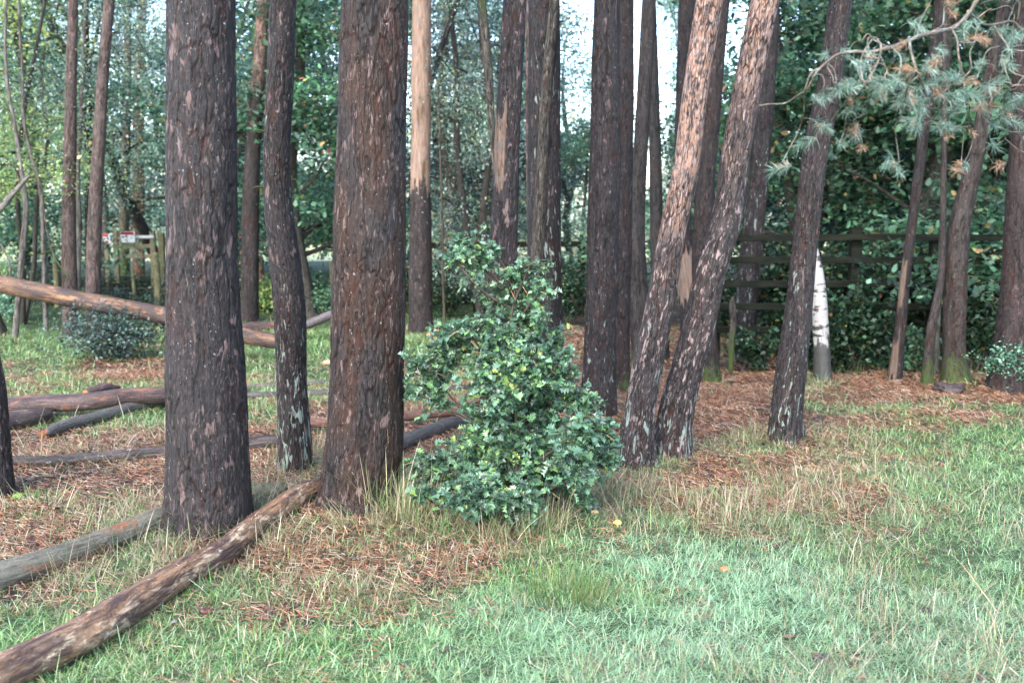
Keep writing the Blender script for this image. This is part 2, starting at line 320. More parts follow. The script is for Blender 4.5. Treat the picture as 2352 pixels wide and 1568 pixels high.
def cover(x, y):
    """green and straw cover of the forest floor at world x, y"""
    x = np.asarray(x, float); y = np.asarray(y, float); u, v = project(x, np.maximum(y, 2.0), 0 * x)
    v = np.minimum(v, 1750); u = u + 60 * (fbm(x * 1.5, y * 1.5, 0, 3, 2) - .5); W = 0; G = 0; S = 0
    for (a, b, g, s) in CP:
        d2 = ((u - a) / 90.) ** 2 + ((v - b) / (14. + .045 * abs(b - 500))) ** 2; q = 1 / (d2 + .25) ** 2
        W = W + q; G = G + q * g; S = S + q * s
    G = G / W; S = S / W; n = fbm(x * 4, y * 4, 0, 40, 4) - .5; n2 = fbm(x * 1.3, y * 1.3, 0, 44, 3) - .5
    return np.clip(G + n * .9 + n2 * .4, 0, 1), np.clip(S + (fbm(x * 3.1, y * 3.1, 5, 70, 3) - .5) * .9, 0, 1)
MOUNDS = [(*gp(u, v)[:2], r) for u, v, r in ((481, 1200, .38), (678, 1085, .28), (818, 1165, .38), (1466, 1070, .3), (1546, 1052, .3), (1804, 1010, .3), (1165, 1150, .5), (1373, 960, .35), (1130, 1085, .3), (2195, 884, .4), (2336, 884, .5), (1889, 878, .3))]
def gz(x, y):
    x = np.asarray(x, float); y = np.asarray(y, float)
    m = 0
    for (bx, by, br) in MOUNDS: m = m + .035 * np.exp(-((x - bx) ** 2 + (y - by) ** 2) / br ** 2)
    return m + .05 * (fbm(x * .5, y * .5, 0, 21, 3) - .5) + .05 * (fbm(x * 2.2, y * 2.2, 0, 25, 3) - .5) * np.clip(y / 2, 0, 1)

def axis(lo, hi, c, n, k):
    t = np.linspace(-1, 1, n); s = np.sinh(k * t) / math.sinh(k); return np.where(s < 0, c + s * (c - lo), c + s * (hi - c))
gx = axis(-90, 90, 0, 460, 4.2); gy = axis(-12, 36, 5.0, 420, 2.6)
GX, GY = np.meshgrid(gx, gy); GZ = gz(GX, GY) + .02 * (fbm(GX * 9, GY * 9, 0, 31, 3) - .5)
nx, ny = len(gx), len(gy); i = np.arange(ny - 1)[:, None] * nx; j = np.arange(nx - 1)[None]
Qg = np.stack([i + j, i + j + 1, i + nx + j + 1, i + nx + j], -1).reshape(-1, 4)
g_, s__ = cover(GX.ravel(), GY.ravel())
N = NT('forest_floor'); P_ = N.n('ShaderNodeTexCoord').outputs['Object']
gr = N.attr('green', 'Fac'); f1 = N.noise(P_, 55, 5); f2 = N.noise(P_, 6, 4); f3 = N.noise(P_, 240, 2)
lit = N.mix(N.step(f1, .3, .7), (.022, .013, .009), (.105, .052, .032)); lit = N.mix(N.step(f2, .50, .62), lit, (.016, .012, .010)); lit = N.mix(N.step(f3, .62, .75), lit, (.18, .12, .08))
grc = N.mix(N.step(f1, .3, .7), (.025, .045, .016), (.065, .115, .045)); grc = N.mix(N.step(f2, .55, .7), grc, (.06, .055, .03))
c = N.mix(N.step(gr, .2, .6), lit, grc)
ground = link('ground', mesh_from(np.stack([GX.ravel(), GY.ravel(), GZ.ravel()], -1), Qg, None, {'green': g_}), N.finish(c, .8, N.bump(N.math('ADD', f1, f3), .8, .02), .3))
tag(ground, kind='structure')
# the meadow beyond the wood, its sunlight put into the pale yellow colour
N = NT('meadow'); P_ = N.n('ShaderNodeTexCoord').outputs['Object']; c = N.mix(N.step(N.noise(P_, .5, 5), .3, .7), (.26, .27, .11), (.50, .46, .24))
fx = np.linspace(-400, 400, 41); fy = np.linspace(36, 700, 41); A, B = np.meshgrid(fx, fy); i = np.arange(40)[:, None] * 41; j = np.arange(40)[None]
Qm = np.stack([i + j, i + j + 1, i + 41 + j + 1, i + 41 + j], -1).reshape(-1, 4)
mdw = link('meadow', mesh_from(np.stack([A.ravel(), B.ravel(), (.3 * (fbm(A / 30, B / 30, 0, 5) - .5) * (B > 40)).ravel() + .002], -1), Qm), N.finish(c, .9)); tag(mdw, kind='structure')

# ------------------------------------------------------------------ grass and needles
def scatter(bands, spread=.66, tuftn=0):
    X = []; Y = []; D = []
    for (a, b, dens) in bands:
        n = int(dens * spread * 2 * (b * b - a * a) * .5 * 1.0); r = np.sqrt(rng.uniform(a * a, b * b, n)); t = rng.uniform(-spread, spread, n)
        if tuftn:
            m = max(n // tuftn, 1); k = rng.integers(0, m, n); loose = rng.random(n) < .3; x0 = (np.tan(t) * r); y0 = r; s_ = .012 * (1 + (a + b) * .12)
            xx = np.where(loose, x0, x0[k] + rng.normal(0, s_, n)); yy = np.where(loose, y0, y0[k] + rng.normal(0, s_, n)); X.append(xx); Y.append(yy); D.append(yy); continue
        X.append(np.tan(t) * r); Y.append(r); D.append(r)
    return np.concatenate(X), np.concatenate(Y), np.concatenate(D)
def blades(x, y, z, L, W, lean, az, curl, col, segs=3):
    n = len(x); dirx, diry = np.cos(az), np.sin(az); sx, sy = -diry, dirx; rows = []
    face = rng.uniform(-1, 1, n)
    for k in range(segs + 1):
        t = k / segs; h = L * (t * np.cos(lean) - curl * t * t * .5); r_ = L * (t * np.sin(lean) + curl * t * t * .6); h = np.maximum(h, .004 + .006 * t)
        wd = W * .5 * (1 - t) ** .6 if k else W * .4
        cx, cy, cz = x + dirx * r_, y + diry * r_, z + h
        if k == segs: rows.append(np.stack([cx, cy, cz], -1)[:, None])
        else:
            ox = sx * wd + dirx * wd * face * .5; oy = sy * wd + diry * wd * face * .5
            rows.append(np.stack([np.stack([cx - ox, cy - oy, cz], -1), np.stack([cx + ox, cy + oy, cz], -1)], 1))
    V = np.concatenate(rows, 1); m = V.shape[1]; b = np.arange(n)[:, None] * m
    Q = np.concatenate([b + np.array([2 * k, 2 * k + 1, 2 * k + 3, 2 * k + 2]) for k in range(segs - 1)], 0)
    T = b + np.array([m - 3, m - 2, m - 1])
    C = np.repeat(np.concatenate([col, np.ones((n, 1))], 1), m, 0)
    return V.reshape(-1, 3), Q, T, C
def pal(n, cols, wts, jit=.28):
    cols = np.array(cols); k = rng.choice(len(cols), n, p=np.array(wts) / sum(wts)); c = cols[k]
    return np.clip(c * (1 + rng.normal(0, jit, (n, 1))) * (1 + rng.normal(0, .05, (n, 3))), .003, .9)
GREEN = [(.14, .28, .085), (.22, .40, .14), (.36, .52, .28), (.25, .33, .085), (.46, .40, .23), (.05, .11, .03)]
STRAW = [(.34, .28, .17), (.44, .38, .27), (.20, .15, .09), (.20, .27, .11)]
M_grass = leafmat('grass_blade', .38, .35, .5)
x, y, D = scatter([(2.6, 4.4, 15000), (4.4, 6.5, 9500), (6.5, 9.5, 5200), (9.5, 14, 2200), (14, 24, 260)], tuftn=12)
g, s = cover(x, y); patch = fbm(x * 2.5, y * 2.5, 3, 90, 3)
keep = rng.random(len(x)) < np.clip(sstep(.12, .75, g), .03, 1) * (.35 + .65 * sstep(.3, .6, fbm(x * 12, y * 12, 0, 95, 2) + .1)); x, y, D, g, s, patch = [a[keep] for a in (x, y, D, g, s, patch)]
n = len(x); col = pal(n, GREEN, (3, 4, 3, 1.5, 1.2, 1.5)); st = rng.random(n) < s * .35; col[st] = pal(st.sum(), STRAW, (3, 2, 2, 2))
mint = sstep(.30, .52, fbm(x * .9, y * .9, 7, 96, 2))[:, None] * sstep(-.9, .5, x)[:, None] * np.clip((6.5 - y) / 2.5, 0, 1)[:, None]
col = col * (1 - .5 * mint) + np.array([.38, .57, .40]) * .5 * mint
wd = (.0018 + .0026 * rng.random(n) ** 1.6) * (1 + np.clip(D - 4, 0, 20) * .22)
L_ = (.025 + .050 * rng.random(n)) * (.6 + .8 * patch) * (1 + .05 * np.clip(D - 5, 0, 8)) * (1 + 1.0 * (rng.random(n) > .97))
V, Q, T, C = blades(x, y, gz(x, y) - .004, L_, wd, rng.uniform(.25, 1.52, n), rng.uniform(0, 6.283, n), rng.uniform(0, 1.0, n), col)
tag(link('grass', mesh_from(V, Q, T, {'col': C}), M_grass), 'short pale green grass covering the clearing in the foreground', 'grass', kind='stuff')
print('grass', n)
# dry straw blades between the trunks
x, y, D = scatter([(2.8, 4.4, 5200), (4.4, 6.8, 5200), (6.8, 10, 1500), (10, 16, 250)])
g, s = cover(x, y); keep = rng.random(len(x)) < np.clip(s * 1.45 - .03, 0.03, 1) * (.3 + .7 * sstep(.4, .6, fbm(x * 7, y * 7, 0, 99, 2))); x, y, D, g, s = [a[keep] for a in (x, y, D, g, s)]; n = len(x)
tall = sstep(.45, .7, fbm(x * 1.6, y * 1.6, 2, 101, 2) + .12 * (np.abs(y - 5.1) < .6))
V, Q, T, C = blades(x, y, gz(x, y) - .004, (.05 + .09 * rng.random(n)) * (.7 + 1.1 * tall), (.0022 + .0016 * rng.random(n)) * (1 + np.clip(D - 4, 0, 20) * .15), rng.uniform(.15, 1.45, n), rng.uniform(0, 6.283, n), rng.uniform(0, .8, n), pal(n, STRAW + [(.14, .22, .09)], (4, 3, 3, 3, 2.5)))
tag(link('dry_grass', mesh_from(V, Q, T, {'col': C}), M_grass), 'dry straw coloured grass between the trunks and the lawn', 'dry grass', kind='stuff')
print('straw', n)
# fallen pine needles
x, y, D = scatter([(2.7, 4.4, 8500), (4.4, 6.5, 13000), (6.5, 10, 10000), (10, 14, 2200)])
g, s = cover(x, y); keep = rng.random(len(x)) < np.clip(1.12 - g * 1.3, .015, 1) * (.35 + .65 * sstep(.36, .52, fbm(x * 2.3, y * 2.3, 4, 120, 4))); x, y, D = x[keep], y[keep], D[keep]; n = len(x)
az = rng.uniform(0, 6.283, n); L_ = (.025 + .04 * rng.random(n)); W_ = (.0007 + .0006 * rng.random(n)) * (1 + np.clip(D - 4, 0, 12) * .12); tilt = rng.normal(.06, .16, n)
z = gz(x, y) + .006 + .012 * rng.random(n); dx_, dy_ = np.cos(az), np.sin(az)
a = np.stack([x - dy_ * W_, y + dx_ * W_, z], -1); b = np.stack([x + dy_ * W_, y - dx_ * W_, z + W_], -1); e = np.stack([dx_ * L_, dy_ * L_, tilt * L_ + .002], -1)
V = np.stack([a, b, b + e, a + e], 1).reshape(-1, 3); Q = np.arange(n * 4).reshape(-1, 4)
col = pal(n, [(.29, .125, .062), (.18, .082, .048), (.37, .20, .115), (.045, .028, .022), (.44, .34, .24)], (4, 4, 2.5, 2.2, 2.6))
tag(link('pine_needles', mesh_from(V, Q, None, {'col': np.repeat(np.hstack([col, np.ones((n, 1))]), 4, 0)}, False), leafmat('dead_needle', .5, .1)), 'orange brown fallen pine needles carpeting the ground under the trunks', 'pine needles', kind='stuff')
print('needles', n)
# dark crumbs of bark and clods
x, y, D = scatter([(2.8, 4.5, 110), (4.5, 7.5, 190), (7.5, 12, 130)]); g, s = cover(x, y); keep = rng.random(len(x)) < 1.0 - g * .93; x, y = x[keep], y[keep]; n = len(x)
base = np.array([(1, 0, 0), (.3, .9, .1), (-.8, .5, 0), (-.6, -.7, .1), (.5, -.8, 0), (.1, 0, .5)]); S_ = (.006 + .022 * rng.random(n) ** 2.5)[:, None, None]; az = rng.uniform(0, 6.283, n)
Vb = base[None] * (1 + rng.normal(0, .25, (n, 6, 3))) * np.array([1, .6, .5]); Vr = Vb.copy(); Vr[..., 0] = Vb[..., 0] * np.cos(az)[:, None] - Vb[..., 1] * np.sin(az)[:, None]; Vr[..., 1] = Vb[..., 0] * np.sin(az)[:, None] + Vb[..., 1] * np.cos(az)[:, None]
V = Vr * S_ + np.stack([x, y, gz(x, y) + .012], -1)[:, None]; T = (np.arange(n)[:, None, None] * 6 + np.array([(0, 1, 5), (1, 2, 5), (2, 3, 5), (3, 4, 5), (4, 0, 5)])[None]).reshape(-1, 3)
col = pal(n, [(.05, .035, .032), (.09, .06, .055), (.20, .12, .08), (.17, .15, .15)], (4, 3, 2, 1))
tag(link('bark_crumbs', mesh_from(V.reshape(-1, 3), None, T, {'col': np.repeat(np.hstack([col, np.ones((n, 1))]), 6, 0)}, False), leafmat('bark_crumb', .5, 0)), 'dark crumbs of bark and soil scattered over the needle litter', 'bark litter', kind='stuff')
# ------------------------------------------------------------------ standing trunks
M_A = bark('pine_bark_plated', fs=.62, redf=.6, pink=.85, lich=.9, d1=(0.00612, 0.00496, 0.00544), d2=(0.0245, 0.0204, 0.0218))
M_B = bark('pine_bark_mint_lichen', pink=.9, lich=1.0, streak=1.15, streak_top=1.3)
M_C = bark('pine_bark_muddy', fs=.75, d1=(0.00748, 0.00612, 0.00612), d2=(0.0286, 0.0231, 0.0231), pink=.9, lich=.9, brown=.75)
M_D = bark('pine_bark_stripped', pink=.8, lich=.4, bare=[(2.05, 99)], d1=(0.00952, 0.00748, 0.00748), d2=(0.0374, 0.0286, 0.0286))
M_E = bark('pine_bark_flaky', bare=[(1.85, 2.22, 1, 43.405)], woodk=.6, pink=1.25, lich=.8)
M_F = bark('pine_bark_dark', fs=.8, pink=.4, lich=.5, streak=.35, streak_top=5.)
M_G = bark('pine_bark_streaked', fs=.85, pink=.5, lich=.6, streak=.15, streak_top=2.6)
M_H = bark('pine_bark_orange', d1=(.012, .010, .0105), d2=(.052, .041, .042), pinkcol=(.22, .165, .155), pink=1.2, lich=.7, orange=(1.1, 2.3), streak=.3, streak_top=1.5)
M_H2 = bark('pine_bark_orange_high', d1=(.014, .0115, .012), d2=(.060, .048, .049), pinkcol=(.24, .18, .17), pink=1.2, lich=.8, orange=(1.7, 3.4), streak=.35, streak_top=1.8)
M_I = bark('thin_pale_bark', d1=(0.0544, 0.0476, 0.034), d2=(0.122, 0.109, 0.0782), pink=.9, pinkcol=(0.177, 0.136, 0.102), lich=.6, moss=.5)
M_J = bark('birch_lower', d1=(0.21, 0.19, 0.167), d2=(0.361, 0.333, 0.295), pink=0, lich=.2)
M_K = bark('furrowed_mossy_bark', d1=(0.015, 0.0122, 0.0102), d2=(0.051, 0.0408, 0.034), pink=.3, pinkcol=(0.109, 0.0816, 0.068), lich=.4, moss=.42, grey=.4)
M_L = bark('far_pine_bark', d1=(0.0711, 0.049, 0.0417), d2=(0.181, 0.129, 0.107), pink=1.0, lich=.5)
M_M = bark('reddish_bark', d1=(0.00952, 0.00578, 0.00476), d2=(0.034, 0.0204, 0.0163), pink=.4, lich=.3, moss=.3)
M_N = bark('scarred_bark', woodk=.5, d1=(0.00612, 0.00476, 0.00476), d2=(0.0204, 0.0163, 0.0156), pink=.3, lich=.3, bare=[(.12, .48, 1, 148.805), (.8, 1.25, 1, 148.805)])
M_O = bark('ivy_dark_bark', d1=(0.0122, 0.0122, 0.0109), d2=(0.034, 0.034, 0.0286), pink=.1, lich=.5)
M_P = bark('far_bark_painted_sun', orange=(4.7, 5.6), d1=(0.204, 0.102, 0.0544), d2=(0.394, 0.231, 0.136), pink=.6, pinkcol=(0.34, 0.218, 0.163), lich=0)  # warm sunlight high on the far trunk, painted into the bark colour
def birchmat():
    N = NT('birch_bark'); V = N.attr('bk'); z = N.sep(V)[2]; fine = N.noise(V, 60, 3)
    c = N.mix(fine, (0.245, 0.231, 0.211), (0.408, 0.388, 0.367))
    bands = N.step(N.noise(N.vs(V, (.3, .3, 1)), 24, 3, dist=.5), .56, .60); c = N.mix(bands, c, (0.0408, 0.034, 0.0306))
    base = N.step(N.math('ADD', z, N.math('MULTIPLY', N.math('SUBTRACT', N.noise(N.vs(V, (1, 1, .4)), 22, 3), .5), 1.0)), .58, .46); c = N.mix(base, c, N.mix(fine, (0.0204, 0.0204, 0.019), (0.0612, 0.0578, 0.051)))
    return N.finish(c, .5, N.bump(N.math('ADD', fine, bands), .4, .004))
M_BIRCH = birchmat()
trunks = {}
def pine(name, pts, mat, label, Y=None, group=None, cat='tree', near=0, seed=1, top=13., toptaper=.55, part='trunk', flare=.15, plate=.04, deep=.004, knots=(), lump=.05, crown=True, jag=0., yl=0.):
    g0 = gp(pts[0][0], pts[0][1]); Y = Y or g0[1]; P = []
    for (u, v, wd) in pts:
        p = at(u, v, Y); p[1] += yl * p[2]; P.append([*p, wd * .5 / F * depth(p)])
    P = np.array(P); d = P[0] - P[1]; d /= np.linalg.norm(d[:3]) + 1e-9
    b = P[0].copy(); b[:3] += d[:3] * (P[0][2] + .10) / max(-d[2], .3); b[3] *= 1.03
    P = np.vstack([b, P])
    if top and top > P[-1][2]:
        dd = (P[-1] - P[-2]); dd = dd / max(dd[2], .2); h = top - P[-1][2]
        mid = P[-1].copy(); mid[:3] += dd[:3] * np.array([1, 1, 1]) * h * .4; mid[3] = P[-1][3] * (1 - .4 * (1 - toptaper))
        end = P[-1].copy(); end[:3] += dd[:3] * h; end[0] -= dd[0] * h * .4; end[3] = P[-1][3] * toptaper; P = np.vstack([P, mid, end])
    q = {2: (200, .007), 1: (96, .016), 0: (40, .05), -1: (16, .12)}[near]
    me = trunk(P, nr=q[0], step=q[1], zfine=min(1.75 + .24 * Y, 4.4), seed=seed, plate=plate, deep=deep, flare=flare, knots=knots, lump=lump, jag=(0, jag))
    root = thing(name, (P[0][0], Y, 0), label, cat, group)
    o = link(part, me, mat, root); trunks[name + str(seed)] = P
    return root, P
g1 = 'pine trees standing in the clearing'
T1, P1 = pine('pine_tree', [(481, 1212, 196), (479, 1130, 188), (476, 1000, 182), (474, 900, 180), (468, 700, 163), (464, 500, 156), (463, 250, 153), (462, 0, 150)], M_A, 'thickest dark pine with deep bark plates, left of the muddy brown pine', near=2, seed=3, group=g1, flare=.22, plate=.065, deep=.0085, lump=.03)
T2, P2 = pine('pine_tree', [(678, 1085, 82), (676, 1000, 74), (671, 900, 68), (664, 700, 72), (655, 600, 70), (640, 480, 64), (636, 350, 60), (643, 200, 60), (650, 0, 60)], M_B, 'slim wavy pine with mint lichen streaks low down, between the two thickest trunks', near=2, seed=5, group=g1, flare=.10, plate=.03, deep=.004, lump=.04)
T3, P3 = pine('pine_tree', [(818, 1172, 166), (828, 1090, 172), (838, 1000, 172), (842, 900, 168), (846, 700, 166), (850, 500, 161), (855, 250, 156), (861, 0, 152)], M_C, 'thick pine with mud brown smears on its right side, where the foreground log ends', near=2, seed=9, group=g1, flare=.24, plate=.052, deep=.007, lump=.03)
pine('dead_pine', [(967, 763, 58), (966, 680, 54), (966, 600, 52), (965, 430, 46), (967, 300, 44), (968, 150, 46), (969, 0, 42)], M_D, 'dead trunk stripped to bare pale wood above eye level, dark bark below', near=1, seed=12, group=g1, crown=False)
pine('pine_tree', [(1130, 1085, 78), (1136, 950, 72), (1143, 800, 66), (1156, 580, 62), (1166, 300, 57), (1183, 0, 52)], M_E, 'pine with pink flaking bark rising behind the holly bush', near=1, seed=14, group=g1, plate=.03)
pine('pine_tree', [(1262, 955, 80), (1256, 800, 76), (1251, 600, 77), (1250, 400, 76), (1250, 200, 73), (1250, 0, 71)], M_F, 'dark pine crossed by a thin pale trunk, right behind the holly bush', near=1, seed=17, group=g1)
pine('slender_tree', [(1222, 905, 32), (1226, 760, 30), (1233, 600, 28), (1243, 420, 26), (1255, 200, 24), (1274, 0, 22)], M_I, 'thin pale greenish trunk leaning right in front of a dark pine', near=1, seed=19, Y=7.6, flare=.1, deep=.002, top=7)
pine('slender_tree', [(1218, 880, 14), (1216, 500, 12), (1212, 200, 11), (1213, 0, 10)], M_L, 'very thin orange brown stem at the left edge of the dark pine behind the holly', near=0, seed=20, Y=9.4, deep=.001, top=7)
pine('pine_tree', [(1373, 962, 82), (1377, 860, 78), (1378, 785, 74), (1384, 650, 74), (1385, 522, 73), (1389, 400, 72), (1391, 200, 66), (1393, 0, 58)], M_G, 'broad dark pine with pale streaks just right of the holly bush', near=1, seed=22, group=g1, knots=[(2.05, -1.5, .035), (2.55, -1.4, .04)])
pine('pine_tree', [(1425, 868, 46), (1425, 780, 44), (1426, 600, 48), (1430, 400, 46), (1434, 200, 44), (1436, 0, 40)], M_M, 'reddish trunk half hidden behind the broad dark pine', near=1, seed=24, Y=8.9, group=g1, knots=[(3.5, -1.3, .05)])
pine('pine_tree', [(1474, 850, 46), (1468, 700, 42), (1462, 522, 39), (1468, 400, 34), (1480, 200, 33), (1491, 0, 32)], M_K, 'thin grey green trunk against the bright sky, left of the leaning pines', near=1, seed=26, Y=9.6, group=g1, deep=.003)
pine('ivy_clad_tree', [(1520, 800, 34), (1512, 650, 32), (1508, 500, 30), (1504, 300, 26), (1500, 150, 24), (1496, 0, 20)], M_O, 'slim almost black stem in the bright gap left of the leaning orange pine', near=0, seed=28, Y=11.0, top=9)
pine('leaning_pine', [(1464, 1076, 86), (1463, 1005, 78), (1474, 922, 70), (1491, 822, 69), (1512, 722, 67), (1529, 622, 63), (1547, 522, 60), (1574, 400, 60), (1594, 233, 57), (1630, 0, 60)], M_H, 'leaning pine with bright orange upper bark, left one of the two leaning pines', near=2, seed=31, group='leaning pines', plate=.028, deep=.004, flare=.28, top=11, yl=.0)
pine('leaning_pine', [(1546, 1058, 88), (1547, 1005, 82), (1558, 922, 78), (1585, 822, 74), (1611, 722, 74), (1633, 622, 72), (1664, 522, 69), (1693, 333, 64), (1723, 166, 62), (1757, 0, 64)], M_H2, 'scaly grey pink leaning pine with curved foot, right one of the two leaning pines', near=2, seed=33, group='leaning pines', plate=.026, deep=.004, flare=.26, top=11)
pine('pine_tree', [(1588, 810, 44), (1580, 700, 42), (1568, 522, 40), (1572, 233, 40), (1580, 0, 42)], bark('scar_bark', pink=.5, lich=.3, bare=[(.8, 1.25)]), 'reddish pine with a bare wood scar, hidden behind the two leaning pines', near=1, seed=36, Y=10.2, group=g1)
pine('pine_tree', [(1630, 862, 48), (1622, 760, 46), (1612, 620, 44), (1614, 522, 44), (1630, 300, 42), (1656, 0, 40)], M_M, 'dark brown pine with a mossy foot seen between the two leaning pines', near=1, seed=38, Y=9.4, group=g1)
pine('pine_tree', [(1712, 827, 56), (1712, 740, 50), (1722, 620, 50), (1735, 480, 48), (1752, 300, 44), (1768, 100, 38), (1774, 0, 36)], M_F, 'dark leaning pine right of the leaning pair, in front of the rail fence', near=1, seed=41, group=g1, flare=.2)
pine('pine_tree', [(1804, 1018, 80), (1806, 955, 73), (1819, 832, 68), (1836, 689, 59), (1853, 522, 56), (1876, 333, 56), (1902, 211, 55), (1931, 0, 50)], M_G, 'dark pine leaning right beside the white birch', near=2, seed=43, group=g1, plate=.03, deep=.005, flare=.28, top=11)
pine('broken_birch', [(1889, 878, 42), (1888, 830, 38), (1885, 755, 35), (1882, 689, 33), (1879, 640, 28), (1872, 590, 22), (1862, 545, 15)], M_BIRCH, 'white birch trunk with a blackened foot behind the leaning dark pine', near=1, seed=46, top=0, deep=.001, jag=.04, group=None, plate=.05)
pine('scarred_tree', [(2056, 862, 30), (2063, 800, 27), (2071, 722, 25), (2081, 622, 22), (2094, 522, 21), (2118, 333, 24), (2148, 100, 24), (2160, 0, 22)], M_N, 'thin leaning trunk with pale bark-less patches in front of the rail fence', near=1, seed=48, deep=.002, top=8, Y=9.4)
pine('crooked_tree', [(2129, 884, 27), (2135, 800, 22), (2140, 750, 21), (2153, 690, 19), (2163, 630, 16), (2166, 500, 14), (2168, 300, 12)], M_K, 'crooked thin grey trunk bending towards the mossy tree', near=1, seed=50, deep=.002, top=6, Y=9.1)
pine('mossy_tree', [(2194, 884, 66), (2192, 840, 54), (2193, 700, 51), (2197, 600, 50), (2203, 522, 48), (2222, 440, 42), (2240, 366, 36), (2262, 250, 32)], M_K, 'grey furrowed trunk with green moss at its foot, right of the crooked thin trunk', near=1, seed=52, deep=.006, flare=.3, top=7, Y=9.15)
pine('pine_tree', [(2336, 884, 120), (2336, 800, 100), (2343, 700, 88), (2350, 522, 80), (2356, 366, 72), (2362, 100, 64)], bark('red_black_bark', d1=(.011, .007, .006), d2=(.045, .026, .023), pink=.4, lich=.4), 'dark reddish pine at the right edge behind a small green bush', near=1, seed=55, group=g1, flare=.25, Y=8.8, deep=.007)
pine('pine_tree', [(-18, 1130, 96), (-22, 1050, 88), (-26, 960, 82), (-34, 870, 78), (-52, 780, 74), (-75, 600, 68), (-110, 300, 60)], M_A, 'dark trunk cut off by the left edge of the picture', near=2, seed=57, group=g1, plate=.04, deep=.007, flare=.15, top=10)
gl = 'pines in the wood on the left'
pine('pine_tree', [(160, 660, 34), (158, 522, 31), (161, 333, 27), (164, 150, 24), (168, 0, 22)], M_L, 'straight grey brown pine, left one of the two bare stems behind the raised log', near=0, seed=60, Y=13., group=gl)
pine('pine_tree', [(214, 690, 34), (215, 600, 32), (217, 522, 31), (227, 333, 27), (238, 150, 25), (251, 0, 24)], M_L, 'pink brown pine leaning slightly, right one of two bare stems behind the raised log', near=0, seed=62, Y=12.2, group=gl)
pine('pine_tree', [(206, 640, 20), (204, 450, 19), (202, 300, 18), (197, 100, 16), (196, 0, 15)], M_F, 'dark thin pine almost hidden behind the pink brown pine', near=0, seed=64, Y=17., group=gl)
pine('mossy_tree', [(285, 600, 24), (285, 480, 23), (288, 380, 20), (292, 200, 18), (294, 0, 16)], bark('pale_mossy_bark', d1=(.14, .12, .08), d2=(.30, .27, .19), pink=.3, lich=.3, moss=1.9), 'pale trunk with a mossy foot right behind the wooden gate', near=0, seed=66, Y=22.)
pine('pine_tree', [(318, 600, 28), (318, 300, 26), (320, 140, 24), (325, 40, 23), (326, 0, 22)], M_P, 'far orange pine glowing between leaves above the gate', near=0, seed=68, Y=26., group=gl, deep=.003)
pine('pine_tree', [(574, 610, 40), (576, 450, 38), (584, 300, 33), (596, 150, 30), (604, 0, 28)], bark('two_tone_bark', d1=(.016, .013, .013), d2=(.05, .042, .042), pink=.5, orange=(3.0, 4.5)), 'tall pine between the thickest trunk and the slim lichen pine, dark below and pale above', near=0, seed=70, Y=15., group=gl)
pine('birch_sapling', [(178, 650, 12), (182, 500, 12), (178, 420, 11), (184, 300, 9), (190, 150, 8)], M_J, 'thin pale birch stem between the two bare pines on the left', near=-1, seed=72, Y=14., flare=0, deep=.001, top=6)
pine('birch_sapling', [(44, 665, 13), (53, 560, 14), (60, 470, 12), (50, 400, 10), (36, 300, 9), (18, 200, 8), (12, 120, 7), (14, 0, 6)], M_J, 'winding pale birch stem near the left edge behind the raised log', near=-1, seed=74, Y=12.6, flare=0, deep=.001, top=6)
pine('birch_sapling', [(102, 640, 11), (98, 520, 11), (92, 430, 10), (75, 370, 9), (58, 300, 8), (50, 150, 7)], M_J, 'pale birch stem curving left behind the raised log', near=-1, seed=76, Y=13.4, flare=0, deep=.001, top=6)
pine('slender_tree', [(1018, 640, 7), (1016, 560, 7), (1015, 480, 6), (1012, 380, 5)], M_I, 'thin pale sapling right of the stripped dead trunk', near=-1, seed=78, Y=13.5, flare=0, deep=.0005, top=3.4)
def limb(name, pts, mat, label, cat='branch', Y=8., seed=1, n=10, yj=None):
    mb = MB(); P = []; Rr = []
    for k, (u, v, wd) in enumerate(pts):
        p = at(u, v, Y + (yj[k] if yj else 0)); P.append(p); Rr.append(wd * .5 / F * depth(p))
    tube(mb, P, Rr, n, 60, seed, .25); root = mb.build(name, mat); recentre(root, root.data, P[0]); return tag(root, label, cat)
limb('hanging_dead_branch', [(1104, -90, 14), (1108, 0, 17), (1118, 120, 20), (1126, 230, 17), (1131, 320, 11), (1133, 400, 3)], M_I, 'long pale dead branch hanging down to a point left of the pink flaking pine', Y=7.4)
limb('dead_branch', [(972, 262, 14), (990, 190, 13), (1010, 120, 13), (1028, 70, 13), (1045, 20, 12), (1075, -70, 11)], M_F, 'dark bare branch rising to the right from behind the stripped dead trunk', Y=13.9, seed=4)
limb('white_birch_pole', [(-60, 520, 16), (0, 480, 14), (25, 450, 13), (45, 428, 11), (68, 403, 6)], M_J, 'leaning white birch pole at the left edge', Y=12.3, seed=6)
# green and pale thin wands leaning about on the left
for k, (pts, m_, lab) in enumerate([([(160, 640, 4), (125, 590, 4), (108, 530, 4), (95, 420, 3)], M_I, 'thin green wand arching up beside the two bare pines'), ([(2, 560, 4), (20, 600, 5), (24, 660, 5)], M_J, 'short pale bent twig at the left edge above the raised log'), ([(60, 470, 5), (50, 440, 5), (30, 380, 4), (10, 360, 3)], M_I, 'curved brown twig beside the winding birch stem'), ([(90, 585, 4), (130, 570, 4), (160, 555, 3)], M_I, 'pale twig lying level between the saplings and the left bare pine')]):
    limb('twig', pts, m_, lab, 'twig', 12.4 + .2 * k, seed=80 + k, n=6)
